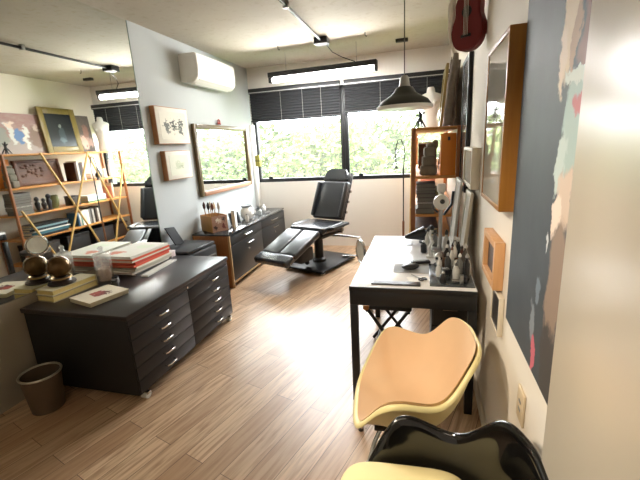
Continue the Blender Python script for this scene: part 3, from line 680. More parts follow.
# wire basket and bottles
t = thing('storage_basket', 'brown wooden tray of supplies before the leaning frames', 'tray', (.20, 2.35, zb), 0)
k = MB().box(-.07, .07, -.06, .06, 0, .006); k.box(-.07, .07, -.06, -.054, .006, .06); k.box(-.07, .07, .054, .06, .006, .06); k.box(-.07, -.064, -.054, .054, .006, .06); k.box(.064, .07, -.054, .054, .006, .06)
k.build('tray', wood('#7a5a40', '#553a28', .5), t)
def bottle(x, y, z0, h, r, c, cap, label, kind='bottle'):
    t = thing('ink_bottle', label, kind, (x, y, z0), 0, 'small bottles on the white table')
    MB().lathe([(r * .92, 0), (r, .004), (r, h * .6), (r * .4, h * .78), (r * .35, h * .84)], n=14).build('body', M(c, .2), t)
    MB().lathe([(r * .5, h * .84), (r * .5, h * .92), (r * .15, h), (0, h)], n=12).build('cap', M(cap, .35), t)
zt2 = zb + .0065
bts = [(.155, 2.32, zt2, .13, .017, '#2b2522', '#e8e6e0', 'dark bottle with white cap, wall-far row of brown tray nearest viewer'),
       (.20, 2.32, zt2, .15, .016, '#e3ded6', '#b8b5ae', 'white bottle in middle of brown tray'), (.243, 2.33, zt2, .12, .015, '#5a3a30', '#2a2726', 'brown bottle in brown tray beside wall'),
       (.165, 2.38, zt2, .14, .016, '#8d8a84', '#1d1c1c', 'grey bottle at back of brown tray'), (.225, 2.38, zt2, .16, .017, '#2a2b30', '#c9c6c0', 'tall black bottle at back of brown tray'),
       (.10, 2.12, zb, .085, .016, '#c9cac6', '#e4e2da', 'short silver bottle at front left of dark board'), (.155, 2.20, zb, .12, .018, '#3b3b3a', '#9a9994', 'charcoal bottle in middle of dark board'),
       (.215, 2.15, zb, .13, .017, '#6b6a66', '#d9d6ce', 'grey bottle on dark board close to right wall'), (.19, 2.07, zb, .10, .019, '#b3b2ac', '#3b3a38', 'pale bottle with dark cap at near end of board'),
       (.245, 2.08, zb, .15, .017, '#232222', '#8b8a86', 'tall black bottle at near wall corner of dark board'), (.25, 2.22, zb, .17, .018, '#4b4640', '#d0ccc2', 'tall brown grey bottle beside wall behind grey one'),
       (.11, 2.25, zb, .075, .015, '#dedcd6', '#dedcd6', 'tiny white bottle beside the mouse pad')]
bts += [(.262, 2.16, zb, .11, .014, '#c9c4ba', '#3a3836', 'slim cream bottle against right wall behind charcoal bottle'),
        (.12, 2.03, zb, .06, .017, '#2f2c2a', '#c4c0b6', 'squat black bottle at near left corner of dark board'),
        (.18, 2.26, zb, .14, .015, '#d9d6ce', '#7a5548', 'white bottle with brown cap before brown tray'),
        (.228, 2.29, zb - .0065, .0, .0, '', '', '')]
bts = [b for b in bts if b[3] > 0]
for b in bts: bottle(*b)
for x, y, a, c, lb in ((.21, 2.235, .3, '#d8d5cc', 'white crumpled paper towel between bottles on dark board'),):
    k = MB(); rr = random.Random(3)
    tb = bmesh.new(); bmesh.ops.create_icosphere(tb, subdivisions=3, radius=.032)
    for v in tb.verts: v.co *= rr.uniform(.72, 1.1)
    k._add(tb); o = k.build('paper_towel', M(c, .8), smooth=0); o.location = (x, y, zb + .034); tag(o, lb, 'towel')
for i, (x, y, hh, c, lb) in enumerate(((.05, 2.70, .16, '#d4d2cc', 'white spray bottle at table far side before silver frame'), (.02, 2.62, .09, '#2a2a2c', 'short black jar left of desk lamp base'), (.16, 2.47, .2, '#b4b2ab', 'tall silver bottle before the beige frame'), (.215, 2.50, .15, '#4a3a34', 'brown bottle before the beige frame'), (.10, 2.80, .12, '#6b6a68', 'grey jar behind desk lamp pole'))):
    bottle(x, y, z, hh, .021, c, '#dedbd4' if i % 2 else '#2b2a29', lb)
t = thing('skull_figurine', 'small silver skull ornament beside the brown tray', 'ornament', (.11, 2.35, z))
k = MB(); k.sphere((0, 0, .05), .03, (.85, 1, 1)); k.box(-.016, .016, -.026, -.002, .006, .035, .006); k.build('skull', M('#b8b5ac', .3, .5), t)
for q in (-1, 1): MB().sphere((q * .011, -.025, .05), .009).build('eye_socket', BLACK, t)
MB().cyl((0, 0, 0), (0, 0, .008), .03, n=20).build('base', BLACK, t)
# tattoo machine pair
for x, y, rz, lb in ((.14, 2.135, .6, 'silver tattoo machine lying on dark board near bottles'), (.215, 2.02, 1.5, 'silver tattoo machine at near end of dark board')):
    t = thing('tattoo_machine', lb, 'tool', (x, y, zb), rz)
    MB().box(-.018, .018, -.01, .01, 0, .045, .003).build('frame', STEEL, t); MB().cyl((-.008, -.02, .012), (-.008, -.02, .04), .008, n=12).build('coil', BLACK, t)
    MB().cyl((.008, -.02, .012), (.008, -.02, .04), .008, n=12).build('coil', BLACK, t); MB().cyl((0, .011, .012), (0, .05, .012), .009, n=12).build('grip', CHROME, t)
# black pointed shade and white bracket
t = thing('black_task_lamp', 'black task lamp with pointed cone head at far end of table', 'lamp', (.03, 2.9, z), .25)
MB().lathe([(0, 0), (.012, .004), (.055, .15), (.05, .15), (0, .02)], n=24, mat=Matrix.Translation((-.16, -.02, .055)) @ Matrix.Rotation(math.radians(82), 4, 'Y')).build('cone_head', M('#1d2023', .4), t)
MB().lathe([(.045, 0), (.045, .012), (.01, .016), (0, .016)], n=20).build('base', BLACK, t); MB().tube([(0, 0, .015), (.015, 0, .1), (-.01, -.01, .075)], .007, 8).build('arm', BLACK, t)
t = thing('white_holder', 'white plastic holder standing on table before desk lamp', 'holder', (.065, 2.52, z))
MB().box(-.03, .03, -.03, .03, 0, .012, .003).build('base', WHITEG, t)
MB().tube([(0, 0, .01), (-.012, 0, .06), (.01, 0, .1), (-.008, 0, .15), (.004, 0, .19)], [.014, .01, .013, .009, .012], 10).build('stem', WHITEG, t)
MB().sphere((.004, 0, .2), .018).build('tip', BLACK, t)

# ------------------------------------------------------------------ bookshelf on the right wall
SX0, SX1, SY0, SY1 = -.07, .31, 3.50, 5.36
shelf_z = [1.585, 1.165, .82, .50, .16]
t = thing('bamboo_bookshelf', 'tall orange wood bookshelf braced with crossed bamboo poles on right wall', 'shelf', (0, SY0, 0))
for zz in shelf_z: MB().box(SX0, SX1, 0, SY1 - SY0, zz, zz + .024, .003).build('shelf_board', wood('#d39a55', '#b87a38', .45, 'Y'), t)
for x in (SX0 - .022, SX1 - .022):
    for y in (-.024, SY1 - SY0 + .001): MB().box(x, x + .04, y, y + .022, 0, 1.609, .003).build('upright', wood('#a8683a', '#855026', .45), t)
for (ya, za, yb, zb_) in ((3.97, 1.61, 4.70, .03), (4.70, 1.61, 3.95, .03), (4.70, 1.61, 5.33, .03), (5.36, 1.40, 4.86, .03), (3.55, .9, 3.95, .03)):
    off = SX0 - (.018 if ya < yb else .044)
    MB().cyl((off, ya - SY0, za), (off, yb - SY0, zb_), .014, n=10).build('pole', BAMBOO, t)

def S_z(i): return shelf_z[i] + .0248
# top shelf
z = S_z(0)
def shelf_painting(name, label, y0, y1, H, x, art_m, frame_m=None, f=.0, th=.025):
    t = thing(name, label, 'painting', (x, (y0 + y1) / 2, z + .003))
    hy = (y1 - y0) / 2; m4 = Matrix.Rotation(math.radians(5), 4, 'Y')
    if frame_m:
        k = MB()
        for b in ((-hy, -hy + f, 0, H), (hy - f, hy, 0, H), (-hy + f, hy - f, 0, f), (-hy + f, hy - f, H - f, H)): k.box(-th, .0, b[0], b[1], b[2], b[3], .007, m4)
        k.build('frame', frame_m, t)
    else:
        MB().box(-th + .002, 0, -hy, hy, 0, H, .002, m4).build('canvas_edge', M('#6a5a50', .7), t)
    MB().box(-th - (.0 if not frame_m else -.012), -th + (.0018 if not frame_m else .016), -hy + f, hy - f, f + .001, H - f, 0, m4).build('artwork', art_m, t, smooth=0)
P1 = art('figure_painting', '#8d5550', '#b7a09a', [(.5, .18, .6, .22, '#a59a94'), (.16, .45, .16, .3, '#8f9088'), (.4, .5, .06, .28, '#cfd0cc'), (.52, .42, .07, .22, '#5d7fb0'), (.64, .4, .05, .32, '#d8d6d0'), (.82, .42, .12, .3, '#8b7468'), (.44, .72, .05, .08, '#e0c8b8'), (.86, .66, .06, .09, '#c9b4a4')], 'Y', 'Z', .07, 5)
shelf_painting('wide_painting', 'wide red and grey painting of figures leaning on bookshelf top', 3.60, 4.39, .53, .262, P1)
P2 = art('dark_painting', '#15181a', '#23282b', [(.52, .34, .12, .26, '#3f4a4e'), (.5, .62, .05, .07, '#8e9590'), (.5, .2, .16, .08, '#5a6a70')], 'Y', 'Z', .06, 6, .35)
GOLD = wood('#a08c4c', '#5e4e24', .35, 'Z', 14)
shelf_painting('gilt_framed_painting', 'dark painting in ornate gold frame on bookshelf top', 4.32, 4.92, .64, .205, P2, GOLD, .085, .03)
P3 = art('brown_painting', '#4e4a48', '#6d625c', [(.4, .3, .3, .22, '#c9a99a'), (.6, .55, .2, .2, '#8d6a60'), (.75, .25, .2, .14, '#a88a80')], 'Y', 'Z', .1, 5)
shelf_painting('small_painting', 'brown and pink painting between gold frame and white bust', 4.935, 5.21, .56, .262, P3)
# dress-form bust
t = thing('plaster_bust', 'white plaster torso standing at window end of bookshelf top', 'sculpture', (.10, 5.26, z))
tb = bmesh.new(); rings = []
prof = [(0, .085, .06), (.06, .09, .065), (.16, .075, .055), (.24, .085, .062), (.33, .11, .07), (.40, .125, .065), (.45, .10, .055), (.475, .045, .042), (.52, .038, .038), (.54, .03, .03)]
for zz, a, b in prof: rings.append([tb.verts.new((a * 1.2 * math.cos(2 * PI * i / 24), b * math.sin(2 * PI * i / 24), zz)) for i in range(24)])
for A, B in zip(rings, rings[1:]):
    for i in range(24): tb.faces.new((A[i], A[(i + 1) % 24], B[(i + 1) % 24], B[i]))
tb.faces.new(rings[0][::-1]); tb.faces.new(rings[-1])
k = MB(); k._add(tb)
for s in (-1, 1):
    k.sphere((s * .05, -.055, .34), .034, (1, .8, 1)); k.sphere((s * .118, 0, .415), .04, (1, .9, .9))
k.build('torso', M('#dcdcd6', .6, 0, .05, 20), t)
# spiky black thing
t = thing('black_figurine', 'spiky black figurine standing on near end of bookshelf top', 'figurine', (-.02, 3.60, z))
k = MB()
for i in range(4):
    an = 2 * PI * i / 4 + .4
    k.tube([(.05 * math.cos(an), .05 * math.sin(an), .006), (.018 * math.cos(an), .018 * math.sin(an), .06), (0, 0, .08)], [.006, .008, .012], 8)
k.tube([(0, 0, .07), (.005, 0, .11), (-.01, 0, .15)], [.014, .016, .006], 8); k.tube([(0, 0, .1), (.04, 0, .13)], .006, 6); k.tube([(0, 0, .1), (-.045, 0, .12)], .006, 6)
k.build('body', BLACK, t)
# driftwood with feathers
t = thing('driftwood', 'tall grey weathered driftwood standing on near end of bookshelf', 'driftwood', (.235, 3.56, z + .004))
k = MB(); pts = [(-.015, 0, 0), (-.025, .0, .1), (-.01, -.0, .22), (.0, -.01, .34), (.02, -.01, .46), (.03, 0, .57)]
k.tube(pts, [.04, .036, .033, .036, .033, .02], 10)
for i in range(14):
    a = random.uniform(0, 6.28); zz = random.uniform(.02, .5); r = .03
    k.tube([(r * math.cos(a) * .6 + .01 * zz, r * math.sin(a) * .6, zz), (r * math.cos(a) * 1.15, r * math.sin(a) * 1.15, zz + .06), (r * math.cos(a) * .9, r * math.sin(a) * .9, zz + .13)], [.006, .008, .003], 6)
k.build('branch', M('#7b7065', .85, 0, .35, 25, .6), t)
for i, (c) in enumerate(['#e8e4da', '#d8d2c4', '#c2baa8']):
    MB().tube([(.03, 0, .52), (.02 - .03 * i * .3, .01, .62), (.045 - .02 * i, .02, .74 - .03 * i)], [.004, .018, .004], 6).build('feather', M(c, .9, 0, .2, 60), t)
# second shelf
z1 = S_z(1)
t = thing('box_file', 'orange box file standing at near end of bookshelf bay', 'box file', (.215, 3.56, z1))
MB().box(-.055, .07, -.045, .16, 0, .36, .003).build('body', M('#d9801f', .45), t); MB().box(.0, .02, -.0465, -.0455, .3, .33).build('finger_hole', BLACK, t)
t = thing('stone_sculpture', 'grey stacked stone sculpture beside orange box file', 'sculpture', (.06, 3.62, z1))
k = MB()
for i, (w_, h0, h1) in enumerate(((.075, 0, .09), (.068, .088, .17), (.06, .168, .25), (.045, .248, .285))): k.box(-w_ + .008 * i, w_, -.05, .05, h0, h1, .018, Matrix.Rotation(.1 * (i - 1), 4, 'Z'), 3)
k.sphere((.055, 0, .27), .035, (.8, .9, 1.2))
k.build('stone', M('#7a7569', .9, 0, .25, 18, .4), t)
t = thing('wooden_relief', 'dark carved wooden relief panel standing in bookshelf upper bay', 'panel', (.19, 4.13, z1 + .002))
m4 = Matrix.Rotation(math.radians(6), 4, 'Y')
k = MB(); hy, H, f = .33, .34, .04
for b in ((-hy, -hy + f, 0, H), (hy - f, hy, 0, H), (-hy + f, hy - f, 0, f), (-hy + f, hy - f, H - f, H)): k.box(-.02, .02, b[0], b[1], b[2], b[3], .005, m4)
k.build('frame', wood('#6d3e22', '#4a2814', .45, 'Y'), t)
k = MB().box(-.004, .018, -hy + f, hy - f, f, H - f, 0, m4)
for i in range(26):
    p = m4 @ Vector((-.006, random.uniform(-hy + .07, hy - .07), random.uniform(.07, H - .07)))
    k.sphere(p, random.uniform(.012, .028), (.5, 1.3, .8), 8)
k.build('relief', wood('#7a4c30', '#3d2214', .5, 'Y'), t)
def vbook(label, y, th, h, d, col, i_shelf, x=None, lean=0.0, grp=None):
    """book standing upright, spine to the aisle"""
    x = SX0 + .03 if x is None else x
    t = thing('upright_book', label, 'book', (x, y, S_z(i_shelf) + (.5 * th * abs(math.sin(lean)) + .0005)), 0, grp, rot=(lean, 0, 0))
    k = MB().box(0, .004, -th / 2, th / 2, 0, h); k.box(.004, d, -th / 2, -th / 2 + .002, 0, h); k.box(.004, d, th / 2 - .002, th / 2, 0, h); k.build('cover', M(col, .5), t, smooth=0)
    MB().box(.0045, d - .005, -th / 2 + .0025, th / 2 - .0025, .003, h - .004).build('pages', PAPER, t, smooth=0)
ORD = ['nearest the camera', 'second from camera', 'third from camera', 'fourth from camera', 'fifth from camera', 'sixth from camera', 'seventh from camera', 'eighth from camera', 'ninth from camera']
def row(specs, y, i_shelf, where, grp):
    for i, (col, cn, th, h) in enumerate(specs):
        vbook('%s upright book, %s in row on %s' % (cn, ORD[i], where), y + th / 2, th, h, .2, col, i_shelf, grp=grp); y += th + .002
row([('#4a2f24', 'brown', .035, .27), ('#d8d2c8', 'white', .03, .29), ('#3b302c', 'dark', .035, .26), ('#5a3a34', 'maroon', .03, .25), ('#e5ddd0', 'cream', .025, .27)], 4.49, 1, 'bookshelf upper bay', 'upright books in the upper bay')
def small(name, label, cat, x, y, z0, parts, grp=None):
    t = thing(name, label, cat, (x, y, z0), 0, grp)
    for nm, prof, m in parts: MB().lathe(prof, n=18).build(nm, m, t)
    return t
small('black_vase', 'black pear-shaped vase in upper bay of bookshelf', 'vase', .0, 4.93, z1, [('body', [(.02, 0), (.045, .02), (.05, .06), (.03, .11), (.012, .14), (.014, .16)], BLACK), ('stopper', [(.012, .161), (.016, .17), (0, .185)], STEEL)])
small('white_figurine', 'white round figurine beside black vase on bookshelf', 'figurine', .02, 5.07, z1, [('body', [(.03, 0), (.035, .03), (.02, .07), (.03, .1), (.025, .13), (0, .15)], WHITE), ('base', [(.036, -.0), (.036, .006), (.03, .008)], GREYP)])
small('grey_vase', 'slim pale blue vase at window end of upper bay', 'vase', .0, 5.19, z1, [('body', [(.03, 0), (.035, .08), (.03, .2), (.018, .24), (.022, .27)], M('#c6cad2', .3)), ('lip', [(.022, .271), (.026, .275), (.022, .28)], WHITE)])
t = thing('white_box', 'flat pink and white box in upper bay beside vase', 'box', (.14, 5.0, z1)); MB().box(-.06, .06, -.14, .14, 0, .06, .003).build('body', M('#e3cfc4', .6), t); MB().box(-.062, .062, -.142, .142, .0605, .085, .003).build('lid', M('#efe6da', .6), t)
# third shelf: near flat stack + carved figures + flat books
z2 = S_z(2)
zz = z2
for i, (c, cn) in enumerate([('#57584a', 'olive'), ('#4e4f44', 'dark olive'), ('#e4e0d6', 'white'), ('#33302e', 'black'), ('#5a5048', 'brown'), ('#403c3a', 'charcoal'), ('#8a867c', 'grey'), ('#2c2a2a', 'black topmost')]):
    h = [.05, .045, .012, .04, .035, .03, .02, .04][i]
    book('flat_book', '%s flat book, %s in stack at near end of bookshelf' % (cn, ['bottom', 'second from bottom', 'third from bottom', 'fourth from bottom', 'fifth from bottom', 'third from top', 'second from top', 'top'][i]),
         -.05, .12, 3.51, 3.74, zz, zz + h, M(c, .55), random.uniform(-.03, .03), 'book', 'flat books at the near end', pages=M('#77726a', .8), loc=(.04 + random.uniform(-.01, .01), 3.63, zz)); zz += h + .0006
for i, (y, h, c, cn) in enumerate([(3.84, .2, '#1f1b1a', 'black'), (3.93, .17, '#2a2320', 'dark brown'), (4.01, .22, '#26242a', 'charcoal')]):
    t = thing('carved_figure', '%s carved figure, %s of three in middle bay' % (cn, ['nearest the camera', 'middle', 'farthest from camera'][i]), 'figurine', (.0, y, z2), 0, 'carved figures in the middle bay')
    MB().lathe([(.035, 0), (.036, .012), (.02, .02), (.028, h * .35), (.034, h * .55), (.014, h * .72)], n=16).build('body', M(c, .5), t); MB().sphere((0, 0, h * .84), h * .14, (1, 1, 1.2)).build('head', M(c, .5), t)
small('green_pot', 'dull green pot behind bamboo pole in middle bay', 'pot', .1, 4.15, z2, [('body', [(.05, 0), (.07, .05), (.08, .12), (.07, .17), (.075, .18), (.06, .18), (.05, .1), (0, .1)], M('#6b6c42', .6)), ('soil', [(0, .14), (.062, .14), (.062, .15), (0, .15)], M('#3d2f22', .9))])
t = thing('dark_box', 'small dark box beside light books in middle bay', 'box', (.02, 4.40, z2)); MB().box(-.06, .08, -.07, .07, 0, .12, .004).build('body', M('#3a2c26', .5), t); MB().box(-.062, .082, -.072, .072, .121, .14, .003).build('lid', M('#2a201c', .5), t)
zz = z2
for i, (c, cn, h) in enumerate([('#5d8a62', 'green', .022), ('#e8e6df', 'white', .03), ('#b9d3dc', 'light blue', .03), ('#f0eee8', 'white topmost', .02)]):
    book('flat_book', '%s flat book in stack behind bamboo pole, %s' % (cn, ['bottom', 'second up', 'third up', 'on top'][i]), -.05, .12, 4.6, 4.95, zz, zz + h, M(c, .45), 0, 'book', 'flat books in the middle bay', spine='x0', loc=(.04, 4.775, zz)); zz += h + .0006
t = thing('paper_stack', 'leaning pale folder at window end of middle bay', 'folder', (.08, 5.14, z2)); MB().box(-.1, .1, -.012, .012, 0, .25, .002).build('folder', M('#e4cdb4', .6), t); MB().box(-.09, .09, -.02, -.013, 0, .2, .002).build('insert', M('#d98f7c', .6), t)
# fourth shelf
zz = S_z(3)
for i, (c, cn, h) in enumerate([('#2a2c2e', 'black', .03), ('#3f6f80', 'teal', .035), ('#dcdcd6', 'white', .016), ('#26323a', 'navy', .03), ('#7d9aa4', 'grey blue', .022), ('#1e1e20', 'black topmost', .025)]):
    book('flat_book', '%s flat book in long low stack, %s' % (cn, ['at bottom', 'second up', 'third up', 'fourth up', 'fifth up', 'on top'][i]), -.06, .16, 3.6, 4.15, zz, zz + h, M(c, .35), 0, 'book', 'flat books in the lower bay', spine='x0', loc=(.04 + .006 * (i % 2), 3.88 + .02 * (i % 3), zz)); zz += h + .0006
row([('#2f5f86', 'blue', .03, .2), ('#dcd8cc', 'white', .025, .21), ('#6f9a8c', 'green', .025, .2), ('#e9e5da', 'cream', .03, .22), ('#d8d4ca', 'pale grey', .04, .23), ('#efece4', 'white', .045, .22), ('#8a8580', 'grey', .03, .23), ('#4a4440', 'dark', .03, .24), ('#b9b2a8', 'beige', .03, .22)], 4.36, 3, 'bookshelf lower bay', 'upright books in the lower bay')
row([('#5c5048', 'brown', .03, .23), ('#c9bfb2', 'sand', .03, .22), ('#2c2826', 'black', .03, .24)], 4.70, 3, 'lower bay window end', 'upright books at the lower bay window end')
# bottom shelf boxes
for i, (y0, y1, c, cn) in enumerate([(3.62, 4.0, '#241d1a', 'dark brown'), (4.12, 4.5, '#1c1c1e', 'black'), (4.6, 4.98, '#2b2a2e', 'charcoal'), (5.03, 5.3, '#3a2a22', 'brown')]):
    t = thing('storage_box', '%s storage box, %s on bottom shelf' % (cn, ORD[i]), 'box', (.1, (y0 + y1) / 2, S_z(4))); hy = (y1 - y0) / 2
    MB().box(-.14, .14, -hy, hy, 0, .2, .005).build('body', M(c, .6), t); MB().box(-.143, .143, -hy - .003, hy + .003, .201, .24, .004).build('lid', M(c, .5), t)

# ------------------------------------------------------------------ floor lamp in front of the shelf
t = thing('arc_floor_lamp', 'thin black floor lamp with curved hook neck near window', 'lamp', (-.21, 4.62, 0))
MB().lathe([(.11, 0), (.112, .008), (.1, .016), (.02, .024), (0, .024)], n=28).build('base', BLACK, t)
MB().cyl((0, 0, .02), (0, 0, .55), .014, n=12).build('lower_pole', wood('#7d5030', '#553218', .5), t)
MB().cyl((0, 0, .55), (0, 0, 1.2), .008, n=10).build('pole', BLACK, t)
MB().tube([(0, 0, 1.2), (.015, 0, 1.33), (.01, 0, 1.44), (-.03, 0, 1.53), (-.065, 0, 1.52), (-.09, 0, 1.42), (-.09, 0, 1.3), (-.085, 0, 1.22)], .006, 8).build('neck', BLACK, t)
MB().lathe([(.012, .03), (.018, .02), (.03, 0), (.026, 0), (.0, .02)], (-.085, 0, 1.19), 18).build('lamp_head', BLACK, t)

# ------------------------------------------------------------------ right wall
def rframe(name, label, cat, y0, y1, z0, z1, dep, f, fm, im, inset=.01, x=XR):
    t = thing(name, label, cat, (x - .001, (y0 + y1) / 2, z0)); hy, H = (y1 - y0) / 2, z1 - z0
    k = MB()
    for b in ((-hy, -hy + f, 0, H), (hy - f, hy, 0, H), (-hy + f, hy - f, 0, f), (-hy + f, hy - f, H - f, H)): k.box(-dep, 0, b[0], b[1], b[2], b[3], .002)
    k.build('frame', fm, t); MB().box(-dep + inset, -.001, -hy + f, hy - f, f, H - f).build('picture', im, t, smooth=0)
    return t
GP = M('#b9b3a4', .04, 0, .1, 3, ior=2.2)
rframe('wood_framed_picture', 'deep orange wood framed picture under reflecting glass on right wall', 'picture', 1.53, 1.98, 1.22, 1.865, .055, .018, wood('#a8742e', '#835418', .45), GP, .004)
rframe('black_framed_picture', 'tall narrow black framed picture on right wall above table', 'picture', 3.0, 3.42, 1.10, 2.08, .03, .03, BLACK, M('#4c4944', .2), .006)
rframe('white_framed_picture', 'small white box framed picture on right wall past wood frame', 'picture', 2.45, 2.92, 1.19, 1.44, .05, .02, M('#e2dccb', .5), M('#a39d90', .25), .012)
rframe('wooden_box_frame', 'small pale wooden box frame low on right wall', 'frame', 1.63, 1.93, .86, 1.07, .04, .03, wood('#d6a878', '#bb8756', .5), M('#4a3a2e', .5), .02)
rframe('dark_framed_picture', 'small dark picture below pale wooden box frame', 'picture', 1.58, 1.76, .67, .845, .02, .012, M('#d9cdb8', .5), M('#35312e', .3), .004)
t = thing('wall_outlet', 'cream socket plate low on right wall below painting', 'outlet', (XR - .0005, 1.22, .55)); MB().box(-.008, 0, -.04, .04, 0, .12, .003).build('plate', M('#d2bf9f', .5), t)
k = MB().box(-.0095, -.0083, -.012, .012, .04, .05); k.box(-.0095, -.0083, -.012, .012, .07, .08); k.build('sockets', GREYP, t)
# big painting beside the door leaf
PB = art('large_painting_surface', '#2e353a', '#474f55', [
    (.49, .68, .055, .10, '#84615a'), (.61, .69, .04, .10, '#d9c4a4'), (.64, .63, .025, .06, '#e0cdb4'), (.57, .66, .02, .06, '#b08f70'),
    (.54, .52, .06, .085, '#9fb3ae'), (.59, .46, .03, .05, '#b5c4c0'), (.54, .60, .07, .014, '#cfd8d0'), (.51, .555, .05, .02, '#b8696c'),
    (.55, .39, .04, .06, '#c9b4a2'), (.585, .36, .018, .05, '#e0cfc0'), (.55, .22, .05, .13, '#8c7868'), (.625, .30, .008, .025, '#c9cfd0'),
    (.70, .10, .03, .05, '#7a8288'), (.66, .19, .02, .04, '#6f7c86'), (.67, .04, .02, .05, '#c0606e'), (.55, .06, .05, .08, '#3b3836')], 'Y', 'Z', .03, 9)
t = thing('large_painting', 'large slate blue painting with pale figure on right wall', 'painting', (XR - .001, .945, .81))
MB().box(-.011, 0, -.535, .535, 0, 1.35, .001).build('canvas_edge', M('#3b4248', .7), t); MB().box(-.0135, -.0112, -.535, .535, 0, 1.35).build('artwork', PB, t, smooth=0)
# hanging red ukulele
t = thing('ukulele', 'red ukulele hanging by its neck from hook on right wall', 'ukulele', (.25, 2.5, 1.985), -.62)
out = []
for i in range(48):
    a = 2 * PI * i / 48
    zz_ = .155 + .155 * -math.cos(a)
    wd = .098 * abs(math.sin(a)) ** .75 * (1 - .12 * math.cos(a) * -1) * (1 - .22 * math.exp(-((zz_ - .19) / .045) ** 2))
    out.append((wd * (1 if math.sin(a) >= 0 else -1), zz_))
MB().prism(out, -.03, .03, 'Y', .006).build('body', M('#6d1a1c', .55, 0, .2, 5), t)
MB().lathe([(0, 0), (.03, 0), (.03, .002), (0, .002)], n=20, mat=Matrix.Translation((0, -.0305, .2)) @ Matrix.Rotation(PI / 2, 4, 'X')).build('sound_hole', BLACK, t)
MB().box(-.018, .018, -.034, -.018, .3, .56, .004).build('neck', wood('#5a3018', '#3a1e0e', .4), t); MB().box(-.03, .03, -.034, -.02, .56, .62, .005).build('headstock', wood('#5a3018', '#3a1e0e', .4), t)
MB().box(-.03, .03, -.0365, -.031, .07, .085, .001).build('bridge', BLACK, t)
k = MB()
for i in range(4): k.cyl((-.012 + .008 * i, -.038, .08), (-.012 + .008 * i, -.0365, .57), .0012, n=5)
k.build('strings', M('#e8e4da', .4), t)
k = MB(); pts = [(-.085, -.01, .36), (-.1, -.02, .25), (-.105, -.015, .14), (-.11, 0, .04)]
k.tube(pts, [.012, .02, .018, .008], 8)
k.build('strap', M('#e6dfd4', .9, 0, .25, 40, .5), t)
MB().cyl((0, -.015, .618), (0, .0, .652), .004, n=8).build('hanger', BLACK, t)

# open door leaf next to the camera
o = struct(MB().box(.300, .323, -.05, .885, .004, 2.12, .003).build('door_1', M('#bdb3a1', .3, 0, .02, 3, ior=1.6)))
k = MB().cyl((.3, .04, 1.0), (.26, .04, 1.0), .012, n=14); k.cyl((.26, .04, 1.0), (.26, .15, 1.0), .01, n=14); k.build('door_handle', CHROME, o)

# ------------------------------------------------------------------ shell armchairs along the right wall
KP = [(0, .215, .375), (.17, .20, .395), (.268, .11, .55), (.29, .04, .59), (.255, -.11, .57), (.195, -.215, .69), (.10, -.262, .71), (0, -.27, .71)]
FULL = KP + [(-x, y, z) for x, y, z in KP[6:0:-1]]
def rim_curve(n=6):
    out = []; m = len(FULL)
    for i in range(m):
        a, b, c, d = (Vector(FULL[(i + q) % m]) for q in (-1, 0, 1, 2))
        for j in range(n):
            s = j / n; out.append(.5 * ((2 * b) + (c - a) * s + (2 * a - 5 * b + 4 * c - d) * s * s + (3 * b - a - 3 * c + d) * s ** 3))
    return out
RIM = rim_curve()
def shell_bm(smax, off, lip, seat_z=.345):
    t = bmesh.new(); n = len(RIM); rows = []
    steps = [0.12, .28, .45, .6, .72, .82, .9, .96, 1.0]
    steps = [q for q in steps if q <= smax + 1e-6]
    c0 = t.verts.new((0, .02, seat_z + off))
    for s in steps:
        rr = []
        for p in RIM:
            cx, cy = 0, .02
            front = max(0, p.y / .215)
            pw = 4.2 - 1.4 * front
            hs = s ** .92
            zz = seat_z + (p.z - seat_z) * s ** pw
            # hips: the shell widens quickly and then climbs
            x, y = cx + (p.x - cx) * hs, cy + (p.y - cy) * hs
            inn = Vector((-(p.x), -(p.y), 0)).normalized() * off * s ** 2
            rr.append(t.verts.new((x + inn.x, y + inn.y, zz + off * (1 - .7 * s ** 2))))
        rows.append(rr)
    if lip:
        rr = []; 
        for p in RIM:
            o_ = Vector((p.x, p.y, 0)).normalized() * .018
            rr.append(t.verts.new((p.x + o_.x, p.y + o_.y, p.z - .006)))
        rows.append(rr)
        rr = []
        for p in RIM:
            o_ = Vector((p.x, p.y, 0)).normalized() * .02
            rr.append(t.verts.new((p.x + o_.x, p.y + o_.y, p.z - .028)))
        rows.append(rr)
    for i in range(n): t.faces.new((c0, rows[0][i], rows[0][(i + 1) % n]))
    for A, B in zip(rows, rows[1:]):
        for i in range(n): t.faces.new((A[i], B[i], B[(i + 1) % n], A[(i + 1) % n]))
    return t
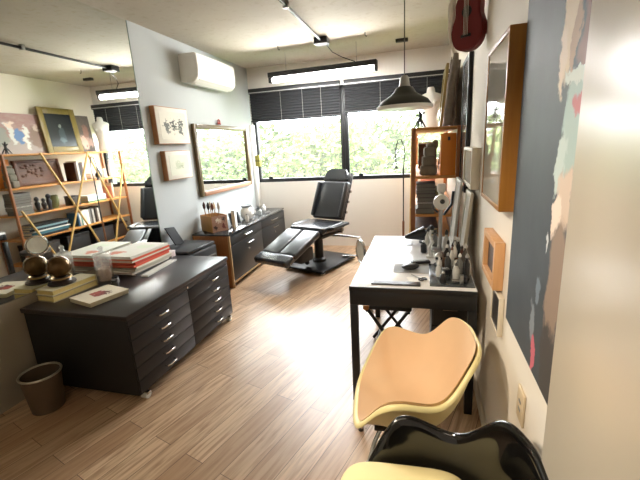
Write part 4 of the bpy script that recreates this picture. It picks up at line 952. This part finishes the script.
def armchair(label, x, y, rz, shell_m, pad_m, dz=0.0, sc=1.0):
    t = thing('shell_armchair', label, 'chair', (x, y, 0), rz, 'shell armchairs along the right wall')
    k = MB(); k._add(shell_bm(1.0, 0, True)); o = k.build('shell', shell_m, t, smooth=180)
    md = o.modifiers.new('solid', 'SOLIDIFY'); md.thickness = .008; md.offset = -1
    md = o.modifiers.new('sub', 'SUBSURF'); md.levels = md.render_levels = 1
    if pad_m:
        k = MB(); k._add(shell_bm(1.0, .004, False)); o = k.build('upholstery', pad_m, t, smooth=180)
        md = o.modifiers.new('sub', 'SUBSURF'); md.levels = md.render_levels = 1
    k = MB().box(-.12, .12, -.12, .14, .308, .323, .004); k.build('mount', BLACK, t)
    for sx in (-1, 1):
        for sy in (-1, 1):
            l = MB().tube([(sx * .10, sy * .10 + .01, .313), (sx * .13, sy * .13 + .01, .26), (sx * .23, sy * .21 + .01, .012)], .009, 8).build('leg', CHROME, t)
            MB().cyl((sx * .232, sy * .212 + .01, 0), (sx * .232, sy * .212 + .01, .014), .014, n=12).build('glide', BLACK, l)
    k = MB().tube([(-.17, -.155, .19), (.17, .175, .19)], .005, 6); k.tube([(.17, -.155, .19), (-.17, .175, .19)], .005, 6); k.build('brace', CHROME, t)
    return t
YEL = M('#f0e2a4', .35, 0, .03, 5); PEACH = M('#e4c199', .7, 0, .05, 9, .15)
armchair('yellow shell armchair with peach lining next to white table', -.055, 1.48, math.radians(96), YEL, PEACH)
armchair('glossy black shell armchair nearest the camera', 0.02, .83, math.radians(92), M('#0d0c0b', .08, 0, .05, 5, coat=.5), None)
t = thing('seat_cushion', 'pale yellow cushion lying in the black shell armchair', 'cushion', (-.03, .80, .40), .06)
k = MB(); tb = bmesh.new(); bmesh.ops.create_uvsphere(tb, u_segments=48, v_segments=20, radius=1)
pw = lambda q, e: math.copysign(abs(q) ** e, q)
for v in tb.verts:
    th = math.atan2(v.co.y, v.co.x); cz = math.sqrt(max(0, 1 - v.co.z ** 2))
    v.co = Vector((.205 * cz ** .6 * pw(math.cos(th), .42), .23 * cz ** .6 * pw(math.sin(th), .42), .058 + .056 * pw(v.co.z, .8)))
k._add(tb); k.build('cover', M('#ecdba0', .75, 0, .05, 9, .1), t, smooth=180)
# ------------------------------------------------------------------ waste bin
t = thing('waste_bin', 'small metal waste bin on floor against wall beside desk', 'bin', (-2.25, 1.50, 0))
MB().lathe([(.085, 0), (.088, .004), (.108, .24), (.104, .24), (.084, .01), (0, .01)], n=32).build('body', M('#5d4c3a', .5), t)
MB().tube([((.109) * math.cos(i / 32 * 2 * PI), .109 * math.sin(i / 32 * 2 * PI), .243) for i in range(32)], .007, 8, True).build('rim', M('#b9b2a2', .3, .6), t)
